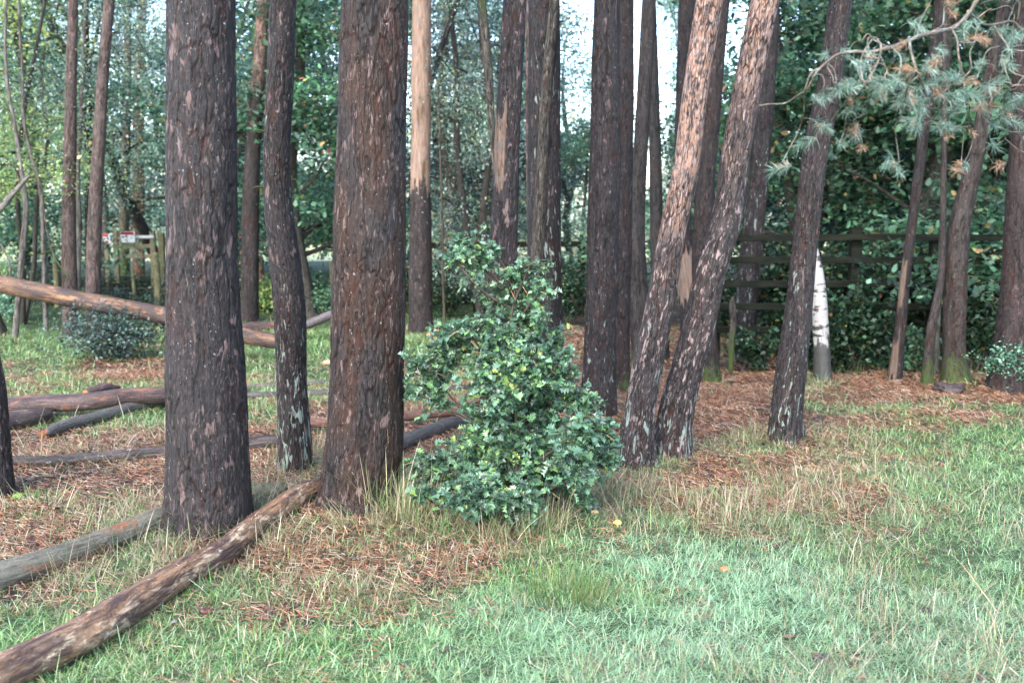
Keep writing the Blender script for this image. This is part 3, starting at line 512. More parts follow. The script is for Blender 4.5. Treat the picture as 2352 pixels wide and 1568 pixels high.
# snags and poles between the trunks
limb('standing_snag', [(1678, 850, 13), (1680, 790, 14), (1684, 740, 15), (1682, 700, 14), (1683, 680, 6)], M_I, 'short broken grey snag left of the dark leaning pine', 'snag', Y=9.8, seed=9)
limb('bare_pole', [(2148, 862, 16), (2152, 760, 14), (2158, 640, 12), (2163, 520, 9), (2165, 400, 7)], bark('grey_green_pole', d1=(.13, .14, .09), d2=(.26, .27, .19), pink=.1, lich=.3), 'pale grey green upright pole between the crooked trunk and the mossy tree', 'pole', Y=9.7, seed=10)

# dead twig stubs on trunks belong to the trees
def stubs(root, P, spec):
    for (h, side, ln, up) in spec:
        k = np.interp(h, P[:, 2], np.arange(len(P))); i0 = int(k); f = k - i0; c = P[i0] * (1 - f) + P[min(i0 + 1, len(P) - 1)] * f
        d = np.array([side, -.5, up]); d = d / np.linalg.norm(d); mb = MB(); a = c[:3] + d * c[3] * .85
        tube(mb, [a, a + d * ln * .6 + [0, 0, .01], a + d * ln], [.007, .005, .002], 6, 8, int(h * 10)); mb.build('branch_stub', M_I, root)
stubs(T3, P3, [(1.35, 1, .05, .4)]); stubs(T2, P2, [(2.05, -1, .10, -.05), (1.72, -1, .09, .0)])

# ------------------------------------------------------------------ fallen logs
def log(name, pts, mat, label, group='fallen logs lying among the pines', cat='log', seed=1, nr=96, step=.012, jag=(.02, .02), deep=.003, plate=.05, lump=.05, raise_=0., Ys=None):
    """pts: u, v of the line where the log touches the ground (or its underside), width in px"""
    P = []
    for k, (u, v, wd) in enumerate(pts):
        if Ys: p = at(u, v, Ys[k]); r = wd * .5 / F * depth(p)
        else:
            q = gp(u, v); r = wd * .5 / F * depth(q); p = gp(u, v - wd * .5, r * .9 + raise_); r = wd * .5 / F * depth(p); p[2] = r * .85 + raise_ + float(gz(p[0], p[1]))
        P.append([*p, r])
    P = np.array(P); me = trunk(P, nr, step, 99, seed, plate, deep, 0, lump, jag=jag); o = link(name, me, mat); recentre(o, me, [P[0][0], P[0][1], 0]); tag(o, label, cat, group); return o, P
L_fore = logmat('log_foreground', [(.17, .083, .042), (.33, .18, .09), (.11, .062, .045), (.54, .40, .27)], 7, (.028, .016, .016), .42, .7)
log('fallen_log', [(-160, 1686, 96), (0, 1597, 92), (150, 1519, 90), (294, 1425, 80), (400, 1362, 70), (500, 1304, 61), (588, 1235, 53), (690, 1178, 52), (765, 1142, 50)], L_fore, 'long patchy yellow brown log running from the lower left corner to the thick muddy pine', seed=2, nr=160, step=.007, jag=(0, 0), lump=.11, deep=.0045)
L_grey = logmat('log_grey_green', [(0.0744, 0.0744, 0.0544), (0.149, 0.146, 0.112), (0.062, 0.0651, 0.048), (0.186, 0.0713, 0.0288)], 3.2, (0.0434, 0.0465, 0.0352), .05, .1, .7)
log('fallen_log', [(-120, 1382, 76), (0, 1347, 70), (167, 1291, 56), (270, 1255, 54), (375, 1222, 51), (500, 1184, 46)], L_grey, 'smooth grey green log with a rotten orange strip, left of the thickest pine', seed=4, nr=128, step=.009, jag=(0, 0), lump=.08)
L_or = logmat('log_orange', [(.10, .045, .022), (.20, .095, .045), (.05, .033, .03), (.34, .16, .06)], 4, (.022, .016, .017), .62, .3)
log('raised_log', [(-200, 608, 44), (0, 652, 42), (190, 690, 41), (385, 727, 40), (560, 770, 37), (650, 788, 34)], L_or, 'long orange brown log sloping down to the right, its left end off the ground', seed=6, Ys=[11.6, 11.4, 11.2, 11., 10.8, 10.7], lump=.06)
L_dk = logmat('log_dark_wet', [(0.0586, 0.0316, 0.0326), (0.104, 0.0606, 0.0653), (0.0391, 0.0237, 0.0272), (0.26, 0.0952, 0.0435)], 3.5, (0.026, 0.0158, 0.019), .4, .15)
log('fallen_log', [(18, 944, 36), (90, 944, 40), (200, 942, 40), (300, 933, 38), (385, 926, 34), (500, 916, 26)], L_dk, 'dark log with a splintered orange left end resting on two other logs', seed=8, jag=(.10, 0), raise_=.06)
log('fallen_log', [(-40, 1003, 46), (20, 990, 45), (70, 980, 42), (106, 968, 30)], logmat('log_pinkish', [(0.0806, 0.0496, 0.048), (0.149, 0.0992, 0.096), (0.0558, 0.0372, 0.0384)], 4, (0.031, 0.0248, 0.0256), .5, .3), 'short thick pinkish brown log end beside the dark trunk at the left edge', seed=10, jag=(.0, .05))
log('fallen_branch', [(106, 1008, 26), (150, 992, 32), (220, 972, 28), (300, 952, 24), (384, 934, 22)], logmat('log_slate', [(0.0558, 0.0558, 0.0544), (0.0992, 0.0992, 0.096), (0.0434, 0.0434, 0.0448)], 3, (0.031, 0.031, 0.032), .2, .1), 'grey green branch with a broken brown tip under the dark splintered log', seed=12, jag=(.06, 0))
log('log_stub', [(196, 912, 20), (225, 905, 24), (250, 899, 22), (264, 897, 14)], L_dk, 'short purple grey log stub poking up behind the splintered log', seed=14, jag=(0, .03), raise_=.05)
log('fallen_log', [(22, 1070, 25), (120, 1068, 26), (250, 1062, 27), (385, 1055, 28), (500, 1047, 28), (600, 1036, 32), (690, 1022, 28)], logmat('log_black_lichen', [(0.0434, 0.0341, 0.0352), (0.093, 0.0744, 0.0768), (0.031, 0.0248, 0.0256)], 4, (0.0186, 0.0155, 0.016), .5, .5), 'long dark blackish log lying level behind the thickest pine', seed=16)
log('fallen_log', [(690, 984, 22), (760, 980, 22), (900, 972, 20), (990, 962, 22), (1058, 954, 18)], logmat('log_red_peeled', [(0.161, 0.0558, 0.0384), (0.248, 0.124, 0.0832), (0.124, 0.0496, 0.0384), (0.36, 0.248, 0.166)], 5, (0.062, 0.031, 0.0288), .3, .1), 'thin reddish peeled log pointing at the holly, behind the muddy pine', seed=18, jag=(0, .04), raise_=.05)
log('fallen_log', [(880, 1058, 34), (935, 1034, 34), (1000, 1006, 32), (1050, 986, 28), (1110, 966, 22)], logmat('log_grey_dark', [(0.0465, 0.0434, 0.0448), (0.0868, 0.0806, 0.0832), (0.0372, 0.0341, 0.0352)], 4, (0.0279, 0.0248, 0.0256), .4, .1), 'dark grey log slanting up from behind the muddy pine towards the holly', seed=20)
log('fallen_branch', [(520, 908, 18), (600, 900, 17), (700, 889, 15), (780, 884, 14)], logmat('log_pale_thin', [(0.149, 0.13, 0.096), (0.26, 0.236, 0.179), (0.062, 0.0496, 0.0448)], 3, (0.031, 0.031, 0.032), .3, .2), 'thin pale topped branch on the grass behind the slim lichen pine', seed=22)
log('fallen_branch', [(540, 922, 15), (700, 916, 15), (900, 908, 15), (1000, 902, 15), (1095, 894, 13)], logmat('log_grey_thin', [(0.0558, 0.0496, 0.0544), (0.093, 0.0868, 0.096), (0.0372, 0.031, 0.0352)], 4, (0.0248, 0.0248, 0.0288), .4, .1), 'thin dark grey branch crossing the grass behind the two thickest pines', seed=24)
log('fallen_log', [(540, 765, 20), (590, 762, 24), (640, 760, 22), (680, 752, 18)], L_dk, 'short dark knobbly log lying behind the raised log', seed=26)
log('fallen_branch', [(600, 783, 20), (650, 770, 20), (700, 748, 20), (762, 722, 20), (800, 706, 18)], logmat('log_violet', [(0.062, 0.0527, 0.064), (0.105, 0.093, 0.109), (0.0372, 0.031, 0.0384)], 4, (0.031, 0.0248, 0.032), .3, .1), 'violet grey branch rising to the right behind the slim lichen pine', seed=28, Ys=[12.6, 12.6, 12.6, 12.6, 12.6])
log('fallen_branch', [(1290, 868, 12), (1318, 860, 14), (1350, 846, 12), (1400, 838, 10)], L_dk, 'short dark branch lying on needles between the holly and the broad dark pine', seed=30)
log('dead_stick', [(1638, 983, 8), (1660, 981, 9), (1688, 979, 8)], logmat('stick_pale', [(0.186, 0.149, 0.128), (0.31, 0.26, 0.23), (0.124, 0.093, 0.0832)], 6, (0.0496, 0.0372, 0.032), .3, .1), 'small pale stick on the needles right of the leaning pines', None, 'stick', seed=32, nr=24, jag=(.01, .01))
log('bark_piece', [(1758, 1260, 10), (1780, 1256, 14), (1804, 1249, 10)], logmat('bark_bit', [(0.062, 0.031, 0.0224), (0.161, 0.0744, 0.0448), (0.031, 0.0217, 0.0192)], 9, (0.0186, 0.0124, 0.0128), .4, .1), 'small dark brown piece of bark in the grass at the lower right', None, 'bark', seed=34, nr=24, jag=(.01, .01))

# ------------------------------------------------------------------ small things on the ground
def lump(name, u, v, wpx, hpx, mat, label, cat, seed=1, yaw=0, squash=.8, rough=.35, lift=0, sub=22):
    q = gp(u, v); d = depth(q); a, b = wpx * .5 / F * d, hpx * .5 / F * d; th, ph = np.meshgrid(np.linspace(0, 2 * math.pi, sub * 2, endpoint=False), np.linspace(0, math.pi, sub), indexing='xy')
    X = np.sin(ph) * np.cos(th); Y = np.sin(ph) * np.sin(th); Z = np.cos(ph); r = 1 + rough * 2 * (fbm(X * 1.7 + seed, Y * 1.7, Z * 1.7, seed, 4) - .5)
    V = np.stack([X * a * r, Y * a * squash * r, Z * b * r + b * .6 + lift], -1).reshape(-1, 3); n2 = sub * 2
    i = np.arange(sub - 1)[:, None] * n2; j = np.arange(n2)[None]; Q = np.stack([i + j, i + n2 + j, i + n2 + (j + 1) % n2, i + (j + 1) % n2], -1).reshape(-1, 4)
    c, s_ = math.cos(yaw), math.sin(yaw); V[:, :2] = V[:, :2] @ np.array([[c, s_], [-s_, c]]); V += [q[0], q[1], float(gz(q[0], q[1]))]
    me = mesh_from(V, Q, None, {'bk': V}); o = link(name, me, mat); recentre(o, me, q); return tag(o, label, cat)
lump('wood_slab', 612, 1140, 96, 30, logmat('slab', [(0.174, 0.124, 0.064), (0.279, 0.211, 0.115), (0.112, 0.112, 0.0512)], 8, (0.0744, 0.0744, 0.032), .3, 0), 'flat pale mossy slab of wood on the needles between the thickest pine and the slim lichen pine', 'wood', 3, .3, .8, .25)
lump('wood_chip', 16, 1278, 60, 12, logmat('chip', [(0.248, 0.161, 0.096), (0.372, 0.279, 0.179), (0.186, 0.124, 0.064)], 8, (0.124, 0.0744, 0.0512), .2, 0), 'pale wood chip behind the smooth grey green log at the left edge', 'wood', 5, .1, .5, .2)
M_clod = plain('clod', (.022, .016, .015), (.06, .042, .038), 60, .6)
lump('burnt_root', 2184, 905, 62, 30, M_clod, 'black burnt root clump on the needles in front of the mossy tree', 'root', 7, 0, .8, 1.0)
lump('bark_chunk', 1880, 970, 30, 13, M_clod, 'black bark chunk in the grass right of the pine beside the birch', 'bark', 9, .4, .7, .5)
lump('bark_chunk', 2165, 1283 - 220, 24, 9, M_clod, 'small dark clod in the grass on the right below the needle strip', 'bark', 11, .4, .7, .5)
lump('bark_chunk', 1890, 1520, 44, 26, plain('wet_clod', (.035, .024, .026), (.09, .06, .06), 50, .45), 'dark purplish clod half sunk in the grass near the bottom edge', 'clod', 13, .5, .9, .4)
lump('bark_chunk', 2132, 1400, 40, 14, M_clod, 'dark clod in the pale grass at the lower right', 'clod', 15, .2, .9, .5)
lump('bark_chunk', 1664, 1312, 22, 16, plain('orange_bark', (.30, .11, .04), (.45, .2, .08), 60, .5), 'small orange and black piece of bark in the grass, lower right of centre', 'bark', 17, 0, .7, .4)
lump('wet_bark', 474, 1405, 34, 18, plain('wet_red_bark', (.03, .010, .008), (.09, .026, .017), 50, .45), 'wet red brown curl of bark beside the foreground log', 'bark', 19, .3, .6, .3)
lump('rotten_wood', 1002, 778, 36, 30, plain('rotten_orange', (.42, .13, .04), (.6, .24, .1), 40, .6), 'bright orange lump of rotten wood right of the stripped dead trunk', 'wood', 21, .3, .6, .7)
lump('rotten_wood', 756, 835, 30, 14, plain('rotten_pink', (.40, .17, .09), (.55, .32, .22), 40, .6), 'small orange pink wood lump just left of the muddy pine in the back grass', 'wood', 23, .3, .6, .5)
lump('rotten_wood', 462, 815 - 5, 18, 8, M_clod, 'dark bit of wood behind the thickest pine', 'wood', 24) if False else None
lump('mossy_stone', 42, 1140, 26, 20, plain('moss_green', (.06, .12, .015), (.14, .24, .05), 90, .8), 'bright green moss cushion at the foot of the left edge trunk', 'moss', 25, 0, .9, .3)
# mushrooms
def mushroom(u, v, capw, h, colr, label, tilt=0.):
    q = gp(u, v); s = 1 / F * depth(q); q[2] = float(gz(q[0], q[1])); root = thing('mushroom', q, label, 'mushroom'); mb = MB(); c = q + np.array([tilt * h * s, 0, h * s])
    tube(mb, [q - [0, 0, .01], (q + c) / 2 + [tilt * .002, 0, 0], c], [capw * .13 * s, capw * .11 * s, capw * .1 * s], 10, 8); mb.build('stem', plain('mushroom_stem', (.6, .5, .32)), root)
    th = np.linspace(0, 2 * math.pi, 28, endpoint=False); V = []; prof = [(0, .30), (.45, .27), (.8, .14), (1, -.04), (.92, -.1), (.5, -.02), (.12, .02)]
    for (r, z) in prof: 
        w_ = 1 + .12 * np.sin(th * 3 + u) * r; V.append(np.stack([c[0] + r * w_ * np.cos(th) * capw * .5 * s, c[1] + r * w_ * np.sin(th) * capw * .5 * s, c[2] + z * capw * s + 0 * th], -1))
    V = np.concatenate(V); i = np.arange(len(prof) - 1)[:, None] * 28; j = np.arange(28)[None]; Q = np.stack([i + j, i + 28 + j, i + 28 + (j + 1) % 28, i + (j + 1) % 28], -1).reshape(-1, 4)
    link('cap', mesh_from(V, Q), plain('cap_' + label[:6], colr, rough=.35), root)
mushroom(1419, 1216, 20, 10, (.85, .66, .10), 'bright yellow mushroom in the grass right of the holly')
mushroom(1352, 1186, 22, 14, (.50, .42, .38), 'pale grey mushroom at the lower right foot of the holly', -.2)
mushroom(1364, 1192, 18, 6, (.66, .52, .20), 'yellowish tilted mushroom touching the pale grey one', .3)

# ------------------------------------------------------------------ wooden fences, gate, signs
M_rail = plain('old_rail', (.005, .006, .004), (.015, .017, .011), 14, .9, .15, stretch=(.3, 1, 2)); M_newwood = plain('tanalised_wood', (.20, .165, .10), (.36, .30, .19), 22, .7); M_wire = plain('wire', (.12, .12, .12), rough=.5); M_greypost = plain('mossy_post', (.12, .12, .06), (.26, .23, .13), 20, .8)
def box(mb, a, b, w, h, ax=(0, 0, 1), jit=0.):
    """square bar from a to b"""
    a = np.asarray(a, float); b = np.asarray(b, float); T = b - a; T = T / np.linalg.norm(T); U = np.asarray(ax, float); S = np.cross(T, U); S /= np.linalg.norm(S); U = np.cross(S, T)
    m = 7; V = []
    for k in range(m):
        c = a + (b - a) * k / (m - 1) + U * rng.normal(0, jit) + S * rng.normal(0, jit)
        e = .16
        for (p, q) in ((-1, -1 + e), (-1 + e, -1), (1 - e, -1), (1, -1 + e), (1, 1 - e), (1 - e, 1), (-1 + e, 1), (-1, 1 - e)): V.append(c + S * p * w / 2 + U * q * h / 2)
    i = np.arange(m - 1)[:, None] * 8; j = np.arange(8)[None]; Q = np.stack([i + j, i + (j + 1) % 8, i + 8 + (j + 1) % 8, i + 8 + j], -1).reshape(-1, 4)
    n = len(V); V += [V[0] * 0 + a, V[0] * 0 + b]; jj = np.arange(8)
    T_ = np.vstack([np.stack([jj * 0 + n, (jj + 1) % 8, jj], -1), np.stack([jj * 0 + n + 1, (m - 1) * 8 + jj, (m - 1) * 8 + (jj + 1) % 8], -1)]); mb.add(V, Q, T_)
def railfence(us, Y0, rails, posts, label, Y1=None, mat=None, rw=17):
    Y1 = Y1 or Y0; yy = lambda u: Y0 + (Y1 - Y0) * (u - us[0]) / (us[1] - us[0]); q = at((us[0] + us[1]) / 2, 800, (Y0 + Y1) / 2); root = thing('rail_fence', (q[0], q[1], 0), label, 'fence')
    for (va, vb) in rails:
        mb = MB(); box(mb, at(us[0], va, Y0), at(us[1], vb, Y1), .04, rw / F * (Y0 + Y1) / 2, jit=.006); mb.build('rail', mat or M_rail, root, False)
    for (u, vt) in posts:
        p = at(u, vt, yy(u)); p[1] += .09; mb = MB(); box(mb, [p[0], p[1], -.2], p, .11, .11, (0, 1, 0), .004); mb.build('post', mat or M_rail, root, False)
    return root
railfence((1640, 2760), 10.15, [(545, 545), (597, 598), (652, 653), (703, 705), (756, 756)], [(1650, 530), (1974, 522), (2160, 540), (2430, 528), (2700, 528)], 'dark wooden rail fence in front of the brambles on the right', Y1=10.3, rw=15)
railfence((985, 1350), 15.8, [(565, 560), (632, 628), (690, 690)], [(1094, 575), (1336, 560)], 'far mossy rail fence seen between the dead trunk and the broad dark pine', rw=13)
def wirefence(us, Y, posts, vs, label):
    q = at(sum(us) / 2, 700, Y); root = thing('wire_fence', (q[0], q[1], 0), label, 'fence')
    mb = MB()
    for v in vs: tube(mb, [at(us[0], v, Y), at((us[0] + us[1]) / 2, v + 2, Y), at(us[1], v, Y)], [.003, .003], 4, 10, cap=False)
    for u in np.arange(us[0], us[1], 26): tube(mb, [at(u, vs[0], Y), at(u, vs[-1], Y)], [.0015, .0015], 4, 4, cap=False)
    mb.build('wire_netting', M_wire, root)
    for (u, vt, wp, m_) in posts:
        p = at(u, vt, Y); w_ = wp / F * Y; mb = MB(); tube(mb, [[p[0], Y + .08, -.2], [p[0] + .01, Y + .08, p[2] * .5], [p[0], Y + .08, p[2]]], [w_ * .52, w_ * .5, w_ * .48], 12, 20, int(u), .15); mb.build('post', m_, root)
wirefence((60, 560), 17.2, [(353, 580, 16, M_greypost), (120, 590, 12, M_greypost), (300, 618, 8, M_greypost), (530, 600, 12, M_greypost)], (602, 630, 660, 690), 'thin wire netting fence with mossy posts in front of the gate')
wirefence((560, 960), 16.6, [(592, 590, 21, bark('split_post', d1=(.16, .12, .08), d2=(.34, .24, .16), pink=.6, pinkcol=(.4, .26, .18), moss=.2)), (760, 600, 14, M_greypost), (925, 600, 14, M_greypost)], (606, 640, 675), 'wire fence with a split orange brown post between the thickest pine and the muddy pine')
YG = 20.; gpz = lambda u, v, y=YG: at(u, v, y)
q = gpz(307, 600); gate = thing('wooden_gate', (q[0], YG, 0), 'small pale timber gate with a diagonal brace in the distance on the left', 'gate')
def bar(name, a, b, w, h, mat, parent, ax=(0, 0, 1), Y=YG): mb = MB(); box(mb, gpz(*a, Y), gpz(*b, Y), w, h, ax, .001); return mb.build(name, mat, parent, False)
for (a, b) in (((268, 545), (348, 545)), ((268, 568), (348, 565)), ((268, 589), (348, 588))): bar('gate_rail', a, b, .035, .08, M_newwood, gate)
bar('brace', (283, 552), (327, 586), .025, .055, M_newwood, gate, Y=YG - .035); bar('stile', (326, 541), (326, 608), .025, .075, M_newwood, gate, (0, 1, 0), YG + .035); pass
bar('top_bar', (312, 544), (353, 544), .03, .055, plain('white_bar', (.62, .64, .68)), gate, Y=YG - .05)
def gpost(u, vt, wpx, mat, label, Y=YG):
    p = gpz(u, vt, Y); mb = MB(); box(mb, [p[0], Y + .02, -.2], [p[0], Y + .02, p[2]], wpx / F * Y, wpx / F * Y, (0, 1, 0), .001); o = mb.build('gate_post', mat, None, False); recentre(o, o.data, [p[0], Y, 0]); tag(o, label, 'post', 'posts around the wooden gate')
gpost(264, 529, 11, M_newwood, 'thin gate post left of the gate, next to the white sign'); gpost(349, 530, 11, M_newwood, 'gate post at the right end of the gate, under the white bar')
gpost(369, 534, 13, M_greypost, 'wide green tinted post right of the gate'); gpost(385, 533, 9, M_newwood, 'brown post touching the thickest pine on the left side'); gpost(243, 535, 9, M_newwood, 'post carrying the red and white notice left of the gate', YG + .4)
def sign(u0, v0, u1, v1, Y, label, parts):
    a = gpz(u0, v0, Y); b = gpz(u1, v1, Y); cx, cz = (a[0] + b[0]) / 2, (a[2] + b[2]) / 2; root = thing('warning_sign', (cx, Y, cz), label, 'sign')
    mb = MB(); box(mb, [a[0], Y, cz], [b[0], Y, cz], .012, abs(a[2] - b[2]), (0, 0, 1)); mb.build('board', plain('sign_white', (.78, .80, .84), (.82, .84, .88), rough=.4), root, False)
    for nm, (x0, z0, x1, z1), colr in parts:
        X0, X1 = a[0] + (b[0] - a[0]) * x0, a[0] + (b[0] - a[0]) * x1; Z0, Z1 = a[2] + (b[2] - a[2]) * z0, a[2] + (b[2] - a[2]) * z1; mb = MB()
        box(mb, [X0, Y - .010, (Z0 + Z1) / 2], [X1, Y - .010, (Z0 + Z1) / 2], .004, abs(Z1 - Z0), (0, 0, 1)); mb.build(nm, plain(nm + '_' + label[:5] + str(x0), colr, colr, rough=.4), root, False)
sign(276.5, 531.5, 310.5, 556.5, YG - .12, 'white notice with a red heading fixed to the top of the gate', [('red_heading', (.03, .04, .93, .32), (.45, .02, .05)), ('heading_text', (.12, .10, .80, .17), (.60, .35, .38)), ('small_logo', (.68, .50, .82, .68), (.35, .60, .66))])
sign(236, 537, 264, 560, YG + .3, 'red and white notice half hidden behind the pink brown pine, left of the gate', [('red_corner', (.0, .0, .45, .3), (.55, .08, .10)), ('red_foot', (.1, .75, .45, .99), (.65, .03, .06)), ('green_panel', (.62, .05, .98, .75), (.10, .25, .22))])

# thin dead twigs and cones lying on the litter
M_tw = plain('dead_twig', (.05, .035, .028), (.14, .11, .09), 60)
for k, (u, v, ln, a) in enumerate([(180, 1120, .22, .3), (330, 1110, .16, 1.2), (250, 1090, .2, 2.6), (700, 1230, .14, .9), (860, 1290, .18, 2.8), (430, 1360, .15, .1), (1480, 1200, .16, 1.9), (1960, 940, .35, .2), (2120, 935, .4, 2.9), (2260, 930, .3, .5), (1700, 930, .3, .1), (1760, 880, .3, 2.7), (1620, 1100, .18, .6), (1080, 1290, .14, 2.2)]):
    q = gp(u, v); d = np.array([math.cos(a), math.sin(a), 0]); q[2] = float(gz(q[0], q[1])); mb = MB(); pts = [q + d * ln * t + np.array([rng.normal(0, .012), rng.normal(0, .012), .012 + .012 * rng.random()]) for t in (0, .3, .6, 1)]
    tube(mb, pts, [.004, .0035, .002], 6, 20, k, .3, cap=False); e = pts[1] + np.array([-d[1], d[0], .3]) * .05; tube(mb, [pts[1], (pts[1] + e) / 2, e], [.002, .001], 5, 5, k, cap=False)
    o = mb.build('dead_twig', M_tw); recentre(o, o.data, q); tag(o, 'thin dead twig lying on the needle litter', 'twig', 'dead twigs on the litter')
# ------------------------------------------------------------------ leaves
def leaf_shapes():
    """unit leaves along +x: vertices (x, y, z) and faces"""
    S = {}
    S['diamond'] = (np.array([(0, 0, 0), (.5, .32, .07), (1, 0, -.05), (.5, -.32, .07)]), [(0, 1, 2), (0, 2, 3)])
    pts = []
    for k, (x, y) in enumerate([(.0, .04), (.13, .18), (.22, .42), (.35, .22), (.50, .50), (.63, .22), (.80, .36), (.87, .13)]):
        z = .20 if y > .25 else (.02 if k % 2 else .0); pts.append((x, y, z))
    up = pts; dn = [(x, -y, z) for (x, y, z) in pts]; mid = [(.0, 0, -.02), (.3, 0, -.03), (.6, 0, -.02), (1.05, 0, -.10)]
    V = np.array(up + dn + mid); n = len(up); f = []
    for o in (0, n):
        for k in range(n - 1):
            m = 2 * n + (0 if k < 2 else 1 if k < 5 else 2); f.append((o + k, o + k + 1, m) if o == 0 else (o + k + 1, o + k, m))
            
        for (a, m0) in ((2, 0), (5, 1)): f.append((o + a, 2 * n + m0 + 1, 2 * n + m0) if o == 0 else (o + a, 2 * n + m0, 2 * n + m0 + 1))
        f.append((o + n - 1, 2 * n + 3, 2 * n + 2) if o == 0 else (o + n - 1, 2 * n + 2, 2 * n + 3))
    S['holly'] = (V, f)
    oak = [(0, .02), (.18, .10), (.27, .27), (.36, .15), (.5, .36), (.6, .2), (.76, .30), (.84, .16), (1, .0)]
    V = [(x, y, .04 * (y > .2)) for x, y in oak] + [(x, -y, .04 * (y > .2)) for x, y in oak[:-1]] + [(.5, 0, -.02)]; c = len(V) - 1; n = len(oak); ring = list(range(n)) + list(range(c - 1, n - 1, -1))
    S['oak'] = (np.array(V), [(ring[k], ring[(k + 1) % len(ring)], c) for k in range(len(ring))])
    return S
LS = leaf_shapes()
def leaves(mb, pos, dirs, size, col, shape='diamond', roll=None, flat=.7):
    """pos (n,3), dirs (n,3) leaf axes, size (n,), col (n,3)"""
    n = len(pos); Vl, f = LS[shape]; X = dirs / (np.linalg.norm(dirs, axis=1)[:, None] + 1e-9)
    up = np.tile([0, 0, 1.], (n, 1)) * flat + rng.normal(0, .45, (n, 3)); Yv = np.cross(up, X); Yv /= np.linalg.norm(Yv, axis=1)[:, None] + 1e-9; Zv = np.cross(X, Yv)
    curl = rng.uniform(.4, 1.6, n)[:, None, None]
    V = pos[:, None] + size[:, None, None] * (Vl[None, :, 0:1] * X[:, None] + Vl[None, :, 1:2] * Yv[:, None] + Vl[None, :, 2:3] * curl * Zv[:, None])
    T = (np.arange(n)[:, None, None] * len(Vl) + np.array(f)[None]).reshape(-1, 3)
    mb.add(V.reshape(-1, 3), None, T, col=np.repeat(np.hstack([col, np.ones((n, 1))]), len(Vl), 0))
def randdir(n, down=0.):
    d = rng.normal(0, 1, (n, 3)); d[:, 2] = d[:, 2] * .5 - down; return d / np.linalg.norm(d, axis=1)[:, None]
M_leaf = leafmat('tree_leaf', .42, .45, .5); M_holly = leafmat('holly_leaf', .27, .18, .6, .08); M_shrub = leafmat('shrub_leaf', .4, .3, .5)
M_limb = bark('limb_bark', d1=(.05, .045, .035), d2=(.11, .10, .08), pink=.2, lich=.3, moss=.2)
PAL = {'blue': ([(0.0955, 0.215, 0.143), (0.149, 0.316, 0.214), (0.213, 0.405, 0.285), (0.0638, 0.146, 0.107), (0.425, 0.452, 0.191)], (3, 3, 2, 3, .35)),
       'yellow': ([(0.263, 0.414, 0.144), (0.411, 0.561, 0.204), (0.589, 0.651, 0.232), (0.146, 0.268, 0.116), (0.75, 0.68, 0.232)], (3, 3, 2, 2, .8)),
       'dark': ([(0.0288, 0.0608, 0.0518), (0.0505, 0.0944, 0.0762), (0.0795, 0.138, 0.12), (0.0217, 0.0434, 0.0399), (0.188, 0.173, 0.0801)], (3, 3, 1.5, 2, .15)),
       'oak': ([(0.0697, 0.157, 0.0891), (0.107, 0.228, 0.135), (0.153, 0.286, 0.177), (0.0444, 0.0957, 0.067), (0.379, 0.298, 0.112), (0.314, 0.144, 0.0891)], (3, 3, 2, 2, .35, .15)),
       'grey': ([(0.172, 0.259, 0.21), (0.285, 0.402, 0.324), (0.427, 0.542, 0.42), (0.0997, 0.158, 0.127), (0.682, 0.571, 0.225)], (3, 3, 2, 2, .4))}
